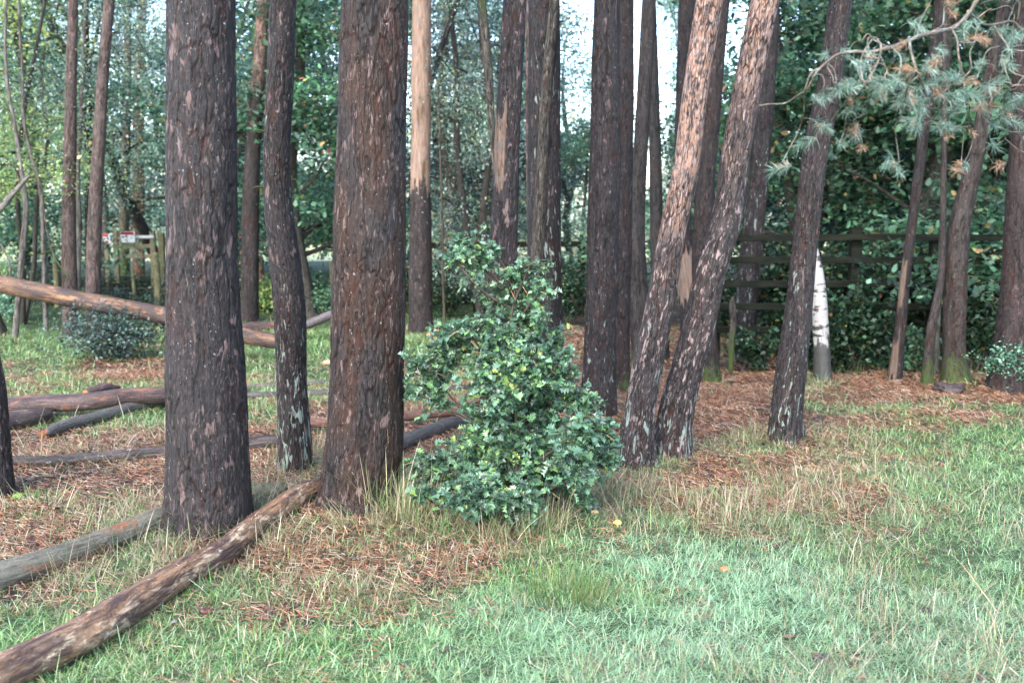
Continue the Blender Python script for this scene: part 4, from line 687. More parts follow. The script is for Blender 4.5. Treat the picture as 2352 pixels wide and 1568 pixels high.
def make_tree(kind, seed, H=9., crown_r=2.6, z0=1.2, nclump=170, per=90, leaf=.075, shape='diamond', tr=.13, stems=1, spread=.26, thin=1.):
    """broadleaf tree prototype at the origin: Empty > trunk (with limbs), crown"""
    global rng; rng = np.random.default_rng(seed)
    root = bpy.data.objects.new('broadleaf_tree', None); COL.objects.link(root); root.empty_display_size = .2
    tb = MB(); lb = MB(); tips = []
    for st in range(stems):
        lean = rng.normal(0, .12 + .1 * (stems > 1), 2); n = 7; P = []; p = np.array([rng.normal(0, .15) * (stems > 1), rng.normal(0, .15) * (stems > 1), -.15])
        for k in range(n): P.append(p.copy()); p = p + np.array([lean[0] + rng.normal(0, .12), lean[1] + rng.normal(0, .12), 1]) * (H * .88 / n)
        P.append(p); tube(tb, P, [tr, tr * .8, tr * .55, tr * .12], 9, 40, seed + st, .2); P = np.array(P)
        nb = int(18 / stems) + 5
        for b in range(nb):
            t = rng.uniform(z0 / H * .8, .97); k = t * (len(P) - 1); i0 = int(k); a = P[i0] + (P[min(i0 + 1, len(P) - 1)] - P[i0]) * (k - i0)
            az = rng.uniform(0, 6.283); R0 = crown_r * (.55 + .6 * rng.random()) * math.sin(math.pi * min(.97, .25 + .72 * t)) ** .6; d = np.array([math.cos(az), math.sin(az), rng.uniform(-.05, .7)])
            q = [a]; 
            for s_ in range(5): d = d + np.array([rng.normal(0, .2), rng.normal(0, .2), rng.normal(-.05, .15)]); d /= np.linalg.norm(d); q.append(q[-1] + d * R0 / 5)
            tube(tb, q, [tr * .3 * (1.15 - t), tr * .14 * (1.15 - t), .004], 5, 12, seed + b, 0, cap=False)
            for s_ in range(2, 6): tips.append(q[s_]); 
            for s_ in (2, 3, 4):
                e = q[s_] + rng.normal(0, .25, 3) * R0 * .8; tube(tb, [q[s_], (q[s_] + e) / 2 + rng.normal(0, .04, 3), e], [.009, .006, .002], 4, 5, seed, 0, cap=False); tips.append(e)
    tips = np.array(tips); tips = tips[tips[:, 2] > z0 * .6]; c, wts = PAL[kind]
    k = rng.choice(len(tips), nclump); C = tips[k] + rng.normal(0, .12, (nclump, 3)); tint = rng.normal(1, .22, (nclump, 1)); hue = rng.normal(0, .06, (nclump, 3))
    idx = np.repeat(np.arange(nclump), per); n = len(idx); off = rng.normal(0, 1, (n, 3)) * np.array([spread, spread, spread * .42]) * (1 + .5 * rng.random((nclump, 1)))[idx]
    col = np.clip(pal(n, c, wts) * np.clip(tint[idx], .5, 1.6) * (1 + hue[idx]), .004, .8)
    leaves(lb, C[idx] + off, randdir(n, .35), leaf * rng.uniform(.6, 1.25, n), col, shape, flat=1.0)
    tb.build('trunk', M_limb, root); lb.build('crown', M_leaf, root); return root
def copy_tree(root, loc, rz, sc, label, cat, group, name=None):
    r = root.copy(); COL.objects.link(r); r.location = loc; r.rotation_euler = (0, 0, rz); r.scale = (sc[0], sc[0], sc[1])
    if name: r.name = name
    for ch in root.children:
        c = ch.copy(); COL.objects.link(c); c.parent = r; c.location = (0, 0, 0)
    return tag(r, label, cat, group)
protos = {
 'blue': make_tree('blue', 101, 9, 2.7, 1.0, 230, 95, .080), 'blue2': make_tree('blue', 102, 10, 3.0, 2.2, 230, 95, .085, stems=2),
 'yellow': make_tree('yellow', 103, 9, 2.6, 1.6, 200, 85, .075), 'dark': make_tree('dark', 104, 9, 2.9, .9, 260, 100, .09, stems=2),
 'oak': make_tree('oak', 105, 8, 2.9, 1.2, 260, 75, .11, 'oak', tr=.16), 'grey': make_tree('grey', 106, 9, 3.0, 1.0, 230, 90, .07, stems=2),
 'high': make_tree('grey', 107, 9, 3.0, 3.3, 240, 85, .065, stems=2, tr=.06), 'sparse': make_tree('blue', 108, 9, 2.6, 2.0, 130, 40, .08, tr=.08)}
used = set()
def plant(kind, u, Y, rz, sc, label, v=None, z=None, group='leafy trees of the wood behind the pines', name='broadleaf_tree'):
    x = (u - CX) / F * Y
    if kind not in used:
        used.add(kind); r = protos[kind]; r.location = (x, Y, -.05); r.rotation_euler = (0, 0, rz); r.scale = (sc[0], sc[0], sc[1]); tag(r, label, 'tree', group); r.name = name
    else: copy_tree(protos[kind], (x, Y, -.05), rz, sc, label, 'tree', group, name)
W_ = [('yellow', -120, 15.5, .3, (1, 1), 'yellow green leafy tree cut by the left edge, nearest of that side'),
 ('blue', 60, 18.5, 1.0, (1, 1), 'blue green leafy tree behind the winding birch stem'), ('grey', 225, 25., 2.1, (.9, 1.05), 'grey green leafy tree rising above the wooden gate'),
 ('blue2', 400, 21., 3.0, (1, 1), 'blue green leafy tree just left of the thickest pine'), ('yellow', 150, 27., 4.0, (1.1, 1.1), 'yellow green tree far back between the two bare pines'),
 ('blue', 560, 23., 4.4, (.95, 1), 'blue green tree seen between the thickest pine and the slim lichen pine'), ('oak', 715, 15.5, .8, (.85, .98), 'dark green oak filling the gap left of the muddy pine'),
 ('dark', 690, 27., 1.8, (1.1, .9), 'dark tree far behind the oak near the muddy pine'), ('grey', 1030, 17.5, .5, (1.0, 1.0), 'grey green willow like tree right of the stripped dead trunk'),
 ('dark', 1080, 22., 2.7, (1.1, 1.1), 'dark tree with twisted limbs behind the willow like tree'), ('blue', 1130, 19., 5.2, (.62, .9), 'blue green tree behind the pink flaking pine'),
 ('grey', 1310, 26., 3.9, (.85, .80), 'low grey green tree under the bright sky gap left of the broad dark pine'), ('blue2', 1860, 24., .2, (1.0, 1.0), 'blue green tree behind the right leaning pine'),
 ('blue', 1690, 27., 2.2, (.55, .75), 'slim blue green tree right of the upper right leaning pine'), ('oak', 1850, 14.5, 2.4, (.9, .95), 'green oak behind the dark pine beside the birch'),
 ('oak', 2030, 12.4, 4.5, (.85, .9), 'bright green oak behind the rail fence, under the overhanging pine branch'), ('dark', 1960, 17.5, 3.3, (1.1, 1.1), 'dark tree deep behind the rail fence right of the birch'),
 ('oak', 2240, 13.2, 1.1, (.95, .95), 'green oak with a yellow leaf or two above the mossy tree'), ('dark', 2200, 18., 5.9, (1.1, 1.1), 'dark tree deep behind the mossy tree'),
 ('oak', 2440, 12., 3.4, (.95, .9), 'green oak cut by the right edge'), ('dark', 2480, 17., 1.4, (1.1, 1.1), 'dark tree behind the oak at the right edge'),
 ('dark', 1830, 19., 4.9, (1., 1.1), 'dark tree behind the rail fence left end'), ('dark', 450, 30., 3.7, (1.2, .9), 'dark tree behind the gate'), ('blue2', -20, 30., 5, (1.2, 1.1), 'far blue green tree at the left edge'),
 ('dark', 880, 30., 2.0, (1.2, 1.1), 'dark tree hidden behind the muddy pine'), ('blue', 470, 34., .6, (1.2, 1.1), 'far tree behind the thickest pine'), ('dark', 1150, 32., 4.2, (1.2, 1.1), 'far dark tree behind the holly top'),
 ('blue2', 1850, 33., 1.2, (1.2, 1.1), 'far tree behind the dark pine beside the birch'), ('yellow', 2100, 27., 2.2, (1.2, 1.1), 'far yellow green tree behind the fence'), ('dark', 2350, 25., 2.2, (1.2, 1.1), 'far dark tree behind the right edge pine'),
 ('grey', -350, 22., 1.2, (1.1, 1.1), 'leafy tree left of the picture'), ('dark', 2750, 15., 1.2, (1.1, 1.1), 'leafy tree right of the picture')]
W_ += [('high', 60, 14.6, 2.9, (.62, .85), 'pale grey green tree whose leaves cross the left bare pine'), ('yellow', 10, 13.2, 5.1, (.55, .62), 'yellow green small tree at the left edge behind the raised log'),
 ('high', 415, 16.8, 3.3, (.7, .95), 'blue green tree whose leaves hang over the gate'), ('high', 165, 18.5, .9, (.7, 1.05), 'grey green tree between the two bare pines'), ('blue', 640, 19.5, 1.9, (.7, .9), 'blue green tree right behind the slim lichen pine'),
 ('grey', 1120, 14.5, 3.9, (.5, .8), 'thin grey leafed tree behind the hanging dead branch')]
W_ += [('blue', 1322, 18., 1.4, (.30, .62), 'slim blue green tree under the sky gap left of the broad dark pine'), ('blue', 1556, 20., 3.4, (.26, .6), 'slim blue green tree low in the bright gap left of the leaning orange pine'), ('grey', 1590, 27., 2.4, (.42, 1.0), 'grey green tree filling part of the bright gap behind the leaning orange pine'), ('sparse', 1555, 23., .4, (.8, 1.1), 'thin leafed tree speckling the bright sky left of the leaning orange pine'), ('sparse', 1330, 21., 2.4, (.5, 1.0), 'thin leafed tree speckling the sky left of the broad dark pine')]
for a in W_: plant(*a)
rng = np.random.default_rng(77)
# far wood beyond the meadow: one mass
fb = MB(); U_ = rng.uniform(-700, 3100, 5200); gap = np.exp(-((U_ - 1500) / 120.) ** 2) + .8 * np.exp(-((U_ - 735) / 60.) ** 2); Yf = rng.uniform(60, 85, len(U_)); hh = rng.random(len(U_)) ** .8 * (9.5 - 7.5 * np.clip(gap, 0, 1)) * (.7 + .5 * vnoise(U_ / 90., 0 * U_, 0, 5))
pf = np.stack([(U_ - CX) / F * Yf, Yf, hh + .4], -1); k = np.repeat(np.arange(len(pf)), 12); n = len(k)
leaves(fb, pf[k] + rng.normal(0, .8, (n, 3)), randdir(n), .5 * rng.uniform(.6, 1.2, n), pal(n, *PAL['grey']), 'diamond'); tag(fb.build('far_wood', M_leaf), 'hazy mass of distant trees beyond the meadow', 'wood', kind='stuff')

# ------------------------------------------------------------------ shrubs
def make_shrub(name, c, rx, ry, h, n, leaf, palk, label, cat='shrub', seed=1, shape='diamond', group=None, nst=9, mat=None, z0=.0, hang=.3):
    global rng; rng = np.random.default_rng(seed); root = thing(name, (c[0], c[1], 0), label, cat, group); c = np.array([c[0], c[1], 0.]); tb = MB(); tips = []
    for k in range(nst):
        az = rng.uniform(0, 6.283); r = rng.random() ** .5; e = c + np.array([math.cos(az) * rx * r, math.sin(az) * ry * r, h * (.55 + .45 * rng.random()) * (1 - .35 * r * r)]); m = c + (e - c) * .5 + rng.normal(0, .06, 3) + [0, 0, .1 * h]
        tube(tb, [c + rng.normal(0, .03, 3) * [1, 1, 0] - [0, 0, .03], m, e], [.012, .008, .003], 5, 10, seed + k, cap=False)
        for t in np.linspace(.35, 1, 6):
            q = c + (m - c) * min(1, t * 2) if t < .5 else m + (e - m) * (t * 2 - 1); tips.append(q); q2 = q + rng.normal(0, 1, 3) * [rx * .3, ry * .3, h * .12]; q2[2] = max(q2[2], .05); tube(tb, [q, (q + q2) / 2, q2], [.005, .004, .002], 4, 4, 1, cap=False); tips.append(q2)
    tips = np.array(tips); tips = tips[tips[:, 2] > z0]; k = rng.choice(len(tips), n); sp = min(rx, h) * .16; tint = rng.normal(1, .2, (len(tips), 1)); p = tips[k] + rng.normal(0, 1, (n, 3)) * sp; p[:, 2] = np.maximum(p[:, 2], .015 + .04 * rng.random(n)) ; cc, ww = PAL[palk]
    lb = MB(); leaves(lb, p, randdir(n, hang), leaf * rng.uniform(.6, 1.2, n), np.clip(pal(n, cc, ww) * np.clip(tint[k], .5, 1.5), .004, .8), shape); tb.build('stems', M_limb, root); lb.build('foliage', mat or M_shrub, root); return root
def sh(u, v, wpx, hpx, *a, **k):
    q = gp(u, v); s = depth(q) / F; return make_shrub('shrub', q, wpx * .5 * s, wpx * .4 * s, hpx * s, *a, **k)
PAL['bramble'] = ([(0.0187, 0.0488, 0.0262), (0.0338, 0.0788, 0.0412), (0.0525, 0.112, 0.0523), (0.0112, 0.0263, 0.0149), (0.18, 0.18, 0.0448), (0.15, 0.06, 0.0299)], (3, 3, 1.5, 3, .25, .15))
PAL['bluish'] = ([(.045, .085, .07), (.075, .12, .105), (.11, .17, .15), (.025, .045, .04), (.14, .17, .09)], (3, 3, 2, 2, .5))
gs = 'undergrowth shrubs below the trees'
sh(240, 826, 230, 112, 4600, .042, 'bluish', 'rounded blue green bush in the grass below the raised log', seed=201, nst=16)
sh(290, 712, 140, 48, 1500, .05, 'bluish', 'bluish bush in front of the gate posts', seed=202, nst=12, group=gs)
sh(30, 735, 130, 130, 2500, .055, 'blue', 'low green bush at the left edge under the raised log', seed=203, nst=10, group=gs)
sh(110, 700, 130, 120, 2200, .055, 'bluish', 'thin bluish bush at the foot of the left bare pine', seed=204, group=gs)
sh(450, 700, 150, 120, 2200, .06, 'blue', 'undergrowth bush hidden behind the thickest pine', seed=205, group=gs)
sh(600, 715, 120, 75, 2200, .06, 'yellow', 'yellow green brambles around the split post', seed=206, group=gs)
sh(725, 725, 130, 95, 2500, .055, 'oak', 'green brambles behind the violet branch left of the muddy pine', seed=207, group=gs)
sh(930, 720, 130, 150, 2600, .055, 'bramble', 'dark undergrowth at the foot of the stripped dead trunk', seed=208, group=gs)
sh(1030, 730, 120, 110, 2600, .05, 'bramble', 'dark green undergrowth with yellow leaves left of the holly top', seed=209, group=gs)
sh(1060, 690, 200, 130, 3000, .055, 'blue', 'blue green undergrowth behind the far rail fence', seed=210, group=gs)
sh(1190, 745, 160, 150, 2600, .055, 'bramble', 'dark undergrowth behind the holly bush', seed=211, group=gs)
sh(1310, 750, 100, 150, 2600, .05, 'bramble', 'dark undergrowth left of the broad dark pine', seed=212, group=gs)
sh(1490, 740, 120, 110, 2200, .055, 'bramble', 'dark undergrowth behind the thin grey green trunk', seed=213, group=gs)
sh(1660, 780, 140, 170, 2600, .06, 'bramble', 'dark undergrowth between the leaning pair and the dark pine', seed=214, group=gs)
for k, (u, v, wd, h, pk, lab) in enumerate([(1770, 815, 170, 260, 'bramble', 'bramble thicket left of the dark pine beside the birch'), (1940, 828, 190, 290, 'bramble', 'bramble thicket with pale leaves right of the birch'), (2060, 822, 180, 260, 'bramble', 'bramble thicket behind the scarred thin tree'), (2240, 820, 200, 290, 'bramble', 'bramble thicket between the mossy tree and the right edge pine'), (2400, 820, 220, 290, 'bramble', 'bramble thicket cut by the right edge')]):
    sh(u, v, wd, h, 4200, .075, pk, lab, seed=220 + k, nst=18, group='brambles behind the rail fence')
sh(1850, 852, 150, 200, 2600, .065, 'bramble', 'brambles growing through the fence left of the birch', seed=240, nst=12)
sh(1965, 858, 150, 230, 2800, .065, 'bramble', 'brambles growing through the fence right of the birch', seed=241, nst=12)
sh(2250, 860, 110, 220, 1900, .06, 'bramble', 'brambles growing through the fence right of the mossy tree', seed=242, nst=10)
sh(1745, 858, 90, 120, 800, .06, 'bramble', 'low brambles right of the dark leaning pine', seed=243, nst=8)
sh(2010, 848, 120, 80, 900, .06, 'oak', 'small bright leafy plant in front of the rail fence', seed=230, nst=7)
sh(2105, 855, 90, 110, 1000, .06, 'oak', 'leafy green sprig left of the crooked thin trunk', seed=231, nst=7)
sh(1915, 850, 60, 110, 400, .04, 'yellow', 'pale yellow green sprig right of the birch foot', seed=232, nst=5)
sh(2330, 905, 130, 130, 3000, .032, 'blue', 'small dense green bush in front of the right edge pine', seed=233, nst=14, z0=.12)
sh(640, 690, 500, 60, 3500, .06, 'bramble', 'low undergrowth strip along the wire fence', seed=234, nst=24, group=gs)
sh(250, 680, 500, 50, 3000, .06, 'bramble', 'low undergrowth strip in front of the gate', seed=235, nst=24, group=gs)

# ------------------------------------------------------------------ holly bush in front
rng = np.random.default_rng(42)
hb = gp(1165, 1195); holly = thing('holly_bush', (hb[0], hb[1], 0), 'glossy green holly bush with spiny leaves in the middle of the picture', 'bush')
clumps = [(1077, 581, 42, 50), (1100, 600, 30, 30), (1182, 624, 55, 35), (1192, 677, 54, 38), (1180, 735, 68, 42), (1067, 752, 60, 28), (1053, 790, 55, 38), (1019, 811, 45, 35), (992, 862, 45, 45), (1005, 921, 26, 24), (1220, 782, 62, 40), (1177, 801, 55, 40), (1240, 720, 30, 40),
 (1177, 868, 80, 50), (1275, 862, 42, 36), (1302, 911, 60, 42), (1139, 911, 50, 40), (1196, 935, 80, 50), (1328, 993, 56, 46), (1254, 1031, 70, 58), (1362, 1045, 38, 40), (1321, 1089, 50, 28), (1200, 1000, 60, 50), (1139, 1022, 70, 55), (1075, 1035, 36, 45), (1005, 1060, 48, 32), (1043, 1098, 70, 38), (1067, 1148, 60, 32), (1129, 1172, 60, 30), (1206, 1137, 52, 38), (1216, 1200, 34, 24), (1316, 1165, 40, 22), (968, 1132, 26, 20), (1150, 1085, 60, 40), (1240, 1090, 50, 35), (1110, 850, 40, 40), (1140, 960, 50, 40), (1120, 790, 40, 36), (1250, 960, 60, 45), (1280, 1130, 45, 26), (1170, 1050, 60, 45), (1090, 1110, 50, 30), (1230, 850, 45, 40), (1390, 1010, 26, 26), (1180, 1165, 60, 26), (1150, 690, 40, 30), (1150, 1150, 60, 28), (1200, 1172, 50, 24), (1100, 1160, 40, 24), (1062, 556, 20, 16), (1045, 600, 20, 14), (1248, 660, 22, 20), (958, 835, 22, 18), (952, 900, 20, 18), (1400, 1060, 22, 20), (1345, 930, 26, 18), (1376, 980, 24, 16), (1130, 570, 20, 16), (965, 1075, 24, 14), (1030, 765, 24, 14), (1270, 790, 22, 16), (1340, 1150, 24, 14), (1300, 820, 20, 16), (1170, 765, 60, 36), (1185, 700, 45, 30), (1155, 830, 50, 36), (1205, 830, 50, 34), (1175, 960, 60, 40), (1190, 820, 50, 30), (1150, 865, 50, 30), (1210, 880, 60, 30), (1120, 880, 40, 30), (1165, 905, 50, 30), (1230, 905, 40, 26)]
tb = MB(); lb = MB(); nb_ = MB(); stem = [hb - [0, 0, .05], at(1166, 1000, hb[1]), at(1172, 850, hb[1]), at(1185, 720, hb[1]), at(1186, 620, hb[1])]
for k in range(4): tube(tb, [hb + rng.normal(0, .03, 3) * [1, 1, 0] - [0, 0, .05]] + [p + rng.normal(0, .05, 3) for p in stem[1:]], [.014, .011, .008, .004], 7, 40, k, .2)
st_ = np.array(stem)
HC = ([(0.0811, 0.165, 0.102), (0.132, 0.235, 0.146), (0.0508, 0.102, 0.0689), (0.173, 0.328, 0.139), (0.346, 0.47, 0.131)], [4, 4, 4, 1.4, .25])
for (u, v, ru, rv) in clumps:
    hgt = at(u, v, hb[1])[2]; off = (v - 560) / 650.; y0 = hb[1] + rng.uniform(-.30, .22) * (.35 + .75 * off); c = at(u, v, y0); s = depth(c) / F
    if c[2] < .08: y0 = gp(u, v + rv * .8)[1]; c = at(u, v, y0)
    a = np.array([np.interp(max(hgt - .22, .05), st_[:, 2], st_[:, j]) for j in range(3)]); a[2] = max(hgt - .25, .03)
    if v > 1120: a = np.array([c[0] * .6 + hb[0] * .4, c[1] * .6 + hb[1] * .4, .02])
    tube(tb, [a, (a + c) / 2 + rng.normal(0, .02, 3) + [0, 0, -.02], c], [.008, .006, .003], 6, 14, int(u), .1, cap=False)
    m = int(ru * rv / 62) + 6
    for j in range(m):
        e = c + rng.normal(0, 1, 3) * np.array([ru * .60, .8 * min(ru, rv) * .7, rv * .62]) * s; e[2] = max(e[2], .03); tube(tb, [c + (e - c) * .1, (c + e) / 2 + rng.normal(0, .008, 3), e], [.0035, .0025, .0012], 4, 5, j, cap=False)
        nl = 10; t = rng.uniform(.1, 1.06, nl)[:, None]; d = (e - c) / (np.linalg.norm(e - c) + 1e-6); p = e - d * (1 - t) * .10; dr = d * .55 + randdir(nl, .1) * 1.0
        bright = ((u, v) in ((1177, 868), (1139, 1022), (1150, 1085), (1139, 911))); col = pal(nl, HC[0], (3, 3, 1.5, 4, 1.0) if bright else HC[1], .2)
        leaves(lb, p, dr, rng.uniform(.020, .048, nl) * (1.15 if v > 850 else .9), col, 'holly', flat=.8)
    for j in range(rng.integers(0, 4)):   # pine needles caught in the bush
        p = c + rng.normal(0, 1, 3) * np.array([ru, ru * .8, rv]) * .6 * s; d = randdir(1, .5)[0] * .05; tube(nb_, [p, p + d * .5, p + d], [.0011, .0009], 4, 3, cap=False)
tb.build('stems', plain('holly_stem', (.035, .026, .02), (.08, .06, .045)), holly); lb.build('foliage', M_holly, holly, False)
tag(nb_.build('caught_needles', plain('caught_needle', (.42, .20, .11), (.55, .32, .18))), 'brown pine needles caught on the leaves of the holly bush', 'pine needles', kind='stuff')
# taller grass tufts near the muddy pine and the holly, and single rush stems
def tuft(u, v, n, L, wd, cols, wts, label, rad=.10, lean=.45, seed=1, name='grass_tuft', curl=.5):
    global rng; rng = np.random.default_rng(seed); q = gp(u, v); r = rad * np.sqrt(rng.random(n)); t = rng.uniform(0, 6.283, n); x = q[0] + r * np.cos(t); y = q[1] + r * np.sin(t)
    V, Q, T, C = blades(x, y, gz(x, y) - .005, L * rng.uniform(.45, 1.1, n), wd * rng.uniform(.7, 1.3, n), np.abs(rng.normal(lean, .3, n)), t + rng.normal(0, .8, n), rng.uniform(0, curl, n), pal(n, cols, wts), 4)
    me = mesh_from(V, Q, T, {'col': C}); o = link(name, me, M_grass); recentre(o, me, q); return tag(o, label, 'grass', 'tall grass tufts')
TG = [(.16, .26, .10), (.28, .34, .18), (.45, .40, .24), (.55, .46, .30)]
tuft(880, 1182, 220, .38, .0045, TG, (3, 3, 2, 2), 'tall mixed green and straw tuft at the right foot of the muddy pine', .13, .35, 1)
tuft(935, 1195, 210, .33, .0045, TG, (2, 3, 3, 3), 'straw coloured tuft between the muddy pine and the holly', .14, .5, 2)
tuft(825, 1208, 150, .2, .0038, TG, (1, 2, 4, 4), 'short pale tuft in front of the muddy pine', .14, .6, 3)
tuft(1010, 1212, 180, .25, .0038, TG, (3, 3, 3, 2), 'green tuft at the lower left of the holly', .16, .6, 4)
tuft(1150, 1225, 240, .25, .004, TG, (1, 3, 4, 4), 'pale straw tuft growing through the foot of the holly', .16, .5, 5)
tuft(1240, 1212, 200, .22, .0038, TG, (2, 3, 3, 3), 'straw tuft at the lower right foot of the holly', .15, .5, 6)
tuft(445, 1222, 34, .30, .0042, TG, (4, 3, 2, 1), 'few long green blades at the foot of the thickest pine', .10, .25, 7)
tuft(560, 1235, 60, .14, .0036, TG, (2, 3, 4, 3), 'short straw tuft between the thickest pine and the foreground log', .16, .6, 8)
tuft(1285, 1375, 260, .19, .0028, [(.05, .10, .02), (.10, .18, .04), (.18, .24, .07), (.24, .16, .07)], (3, 4, 3, 1), 'dark green thick tuft in the grass below the holly', .15, .5, 9, curl=.3)
tuft(1360, 1392, 120, .15, .0028, [(.06, .11, .02), (.12, .19, .05), (.28, .17, .08)], (3, 4, 2), 'dark green and brown tuft right of the thick tuft', .09, .6, 10, curl=.3)
tuft(1395, 1060, 30, .16, .004, TG, (3, 2, 2, 1), 'small tuft between the holly and the leaning pine', .08, .4, 11)
tuft(1885, 895, 80, .20, .006, TG, (4, 3, 1, 0), 'green tuft at the foot of the birch', .15, .4, 12)
tuft(1720, 1020, 60, .15, .0045, TG, (3, 3, 2, 1), 'tuft right of the leaning pines', .14, .4, 13)
tuft(90, 1170, 70, .22, .0042, TG, (4, 3, 2, 1), 'green tuft right of the left edge trunk', .18, .6, 14)
tuft(350, 990, 80, .16, .005, TG, (4, 2, 1, 1), 'green tuft behind the level dark log', .25, .5, 15)
def stems_(pts, label, colr, wd=.0022, seed=1):
    mb = MB(); q = gp(*pts[0]); P = [q - [0, 0, .01]] + [at(u, v, q[1] - .03 * k) for k, (u, v) in enumerate(pts[1:])]; tube(mb, P, [wd, wd * .8, wd * .3], 5, 24, seed, cap=False); o = mb.build('rush', plain('stem_' + str(seed), colr), None); recentre(o, o.data, q); tag(o, label, 'rush', 'single long stems')
stems_([(2118, 1322 + 40), (2100, 1300), (2086, 1262), (2078, 1215)], 'longer dark green rush stem standing in the pale grass at the right', (.06, .10, .03), .0018, 1)
stems_([(2122, 1375), (2085, 1330), (2068, 1285), (2060, 1250)], 'shorter green rush stem left of the longer one', (.10, .12, .04), .0015, 2)
stems_([(2292, 1400), (2262, 1365), (2230, 1322), (2206, 1290)], 'dry pale flower stem leaning left at the right side', (.50, .36, .24), .0022, 3)
stems_([(2290, 1470), (2280, 1420), (2262, 1385)], 'short dry bent stem below the leaning flower stem', (.46, .30, .18), .0018, 4)
stems_([(1885, 1570), (1900, 1480), (1925, 1440)], 'dark rush stem at the bottom edge', (.03, .07, .03), .002, 5)
stems_([(925, 1190), (935, 1120), (955, 1040), (965, 1010)], 'long pale seed stem in front of the muddy pine', (.55, .46, .34), .0016, 6)
stems_([(920, 1185), (905, 1100), (893, 1030), (890, 985)], 'thin curved stem rising against the muddy pine', (.40, .34, .22), .0013, 7)

# ------------------------------------------------------------------ overhanging pine branch (near, top right)
rng = np.random.default_rng(9)
pb = np.array([2.75, 3.3, 0.]); pb_root = thing('overhanging_pine', pb, 'twisting pine branches with blue green and brown needle tufts at the top right', 'tree')
cp = lambda c, y: (1763.8 + c * .3332, y * .3332)
def YB(u, v): return 3.25 + .22 * math.sin(u * .011 + v * .006) + .16 * math.sin(v * .021 + 1) 
def bp(c, y): u, v = cp(c, y); return at(u, v, YB(u, v))
GN_extra = []
Bs = [([(2300, -250), (1900, -180), (1640, -110), (1450, -20), (1380, 80), (1300, 170), (1180, 215), (1050, 255), (960, 290), (850, 325), (760, 335), (690, 345), (600, 350), (540, 370), (480, 400), (410, 440), (360, 500), (270, 600), (200, 665), (110, 710), (0, 720), (-60, 722), (-70, 700)], 26, 5),
 ([(690, 345), (720, 262), (750, 265), (790, 300), (850, 350), (910, 440), (910, 560), (930, 640)], 9, 4), ([(720, 270), (670, 360), (640, 450), (640, 560), (660, 620), (690, 690), (690, 730), (640, 790), (620, 850), (600, 930)], 9, 4),
 ([(725, 270), (770, 350), (740, 450), (690, 560), (640, 600), (560, 690), (530, 740), (530, 850), (510, 930), (490, 990)], 10, 4), ([(560, 690), (500, 770), (430, 840)], 7, 4), ([(770, 380), (800, 450), (810, 500), (770, 540), (700, 520)], 6, 3),
 ([(975, 280), (990, 380), (1020, 480), (1060, 560), (1110, 650), (1160, 720), (1155, 790)], 13, 6), ([(1040, 520), (980, 570), (930, 690), (925, 790), (890, 880), (885, 950), (910, 1060), (905, 1120)], 9, 5), ([(1020, 490), (960, 530), (940, 590), (900, 660), (870, 690)], 8, 4),
 ([(1380, 80), (1440, 140), (1520, 175), (1600, 160), (1690, 170), (1770, 210), (1900, 230)], 16, 9), ([(1560, 180), (1610, 250), (1660, 330), (1650, 420), (1620, 500), (1600, 550)], 12, 5), ([(1590, 320), (1490, 400), (1460, 500), (1440, 540)], 8, 4),
 ([(1270, 200), (1300, 290), (1320, 400), (1350, 500), (1380, 540)], 11, 6), ([(400, 450), (300, 520), (270, 600), (245, 780), (205, 920), (180, 1000), (100, 1120)], 9, 4), ([(410, 440), (470, 490), (475, 580)], 7, 3), ([(300, 520), (380, 520), (390, 590), (375, 630)], 5, 3),
 ([(1440, 540), (1350, 560), (1250, 600), (1200, 640), (1120, 660)], 8, 4), ([(1900, 560), (1765, 590), (1690, 600), (1640, 640), (1620, 720), (1520, 720), (1380, 735), (1290, 735), (1250, 680)], 10, 4), ([(1290, 735), (1220, 820), (1150, 850), (1080, 855)], 8, 4), ([(1230, 770), (1300, 790), (1360, 770)], 6, 4),
 ([(1660, 480), (1700, 500), (1765, 530), (1900, 560)], 8, 7), ([(1390, 730), (1400, 870), (1410, 960), (1380, 1080), (1350, 1120)], 7, 3), ([(1380, 760), (1350, 930), (1350, 1060), (1340, 1180)], 6, 3), ([(1600, 740), (1600, 860), (1630, 950), (1540, 1000), (1550, 1130)], 7, 3), ([(1630, 950), (1700, 1030), (1790, 1060)], 5, 3),
 ([(1130, -60), (1120, 20), (1060, 110), (1030, 240)], 8, 5), ([(1730, -80), (1730, 0), (1720, 150)], 10, 7), ([(1320, 290), (1400, 310), (1440, 260)], 6, 3), ([(700, 590), (760, 610), (840, 640), (900, 665)], 6, 3), ([(1110, 650), (1080, 720), (1130, 730), (1240, 650)], 6, 3), ([(1200, -60), (1220, 60), (1200, 170), (1140, 210)], 7, 4), ([(1480, 20), (1540, 60), (1640, 40), (1700, 100)], 7, 4), ([(1680, 600), (1640, 480), (1680, 340), (1770, 350), (1860, 330)], 9, 5), ([(1440, 270), (1400, 380), (1380, 480), (1300, 570)], 6, 4)]
tb = MB(); nB = len(Bs)
for _ in range(34):
    k = rng.integers(1, nB); q = Bs[k][0]; i_ = rng.integers(0, len(q)); a, b = q[i_]
    if a < 350 or b < 0: continue
    p_ = [(a, b)]; d_ = np.array([rng.normal(0, 1), abs(rng.normal(.6, .8))]); d_ /= np.linalg.norm(d_)
    for j_ in range(rng.integers(3, 6)): d_ = d_ + rng.normal(0, .45, 2); d_ /= np.linalg.norm(d_); p_.append((p_[-1][0] + d_[0] * 48, p_[-1][1] + d_[1] * 48))
    Bs.append((p_, 6, 3)); GN_extra.append((*p_[-1], rng.uniform(55, 85)))
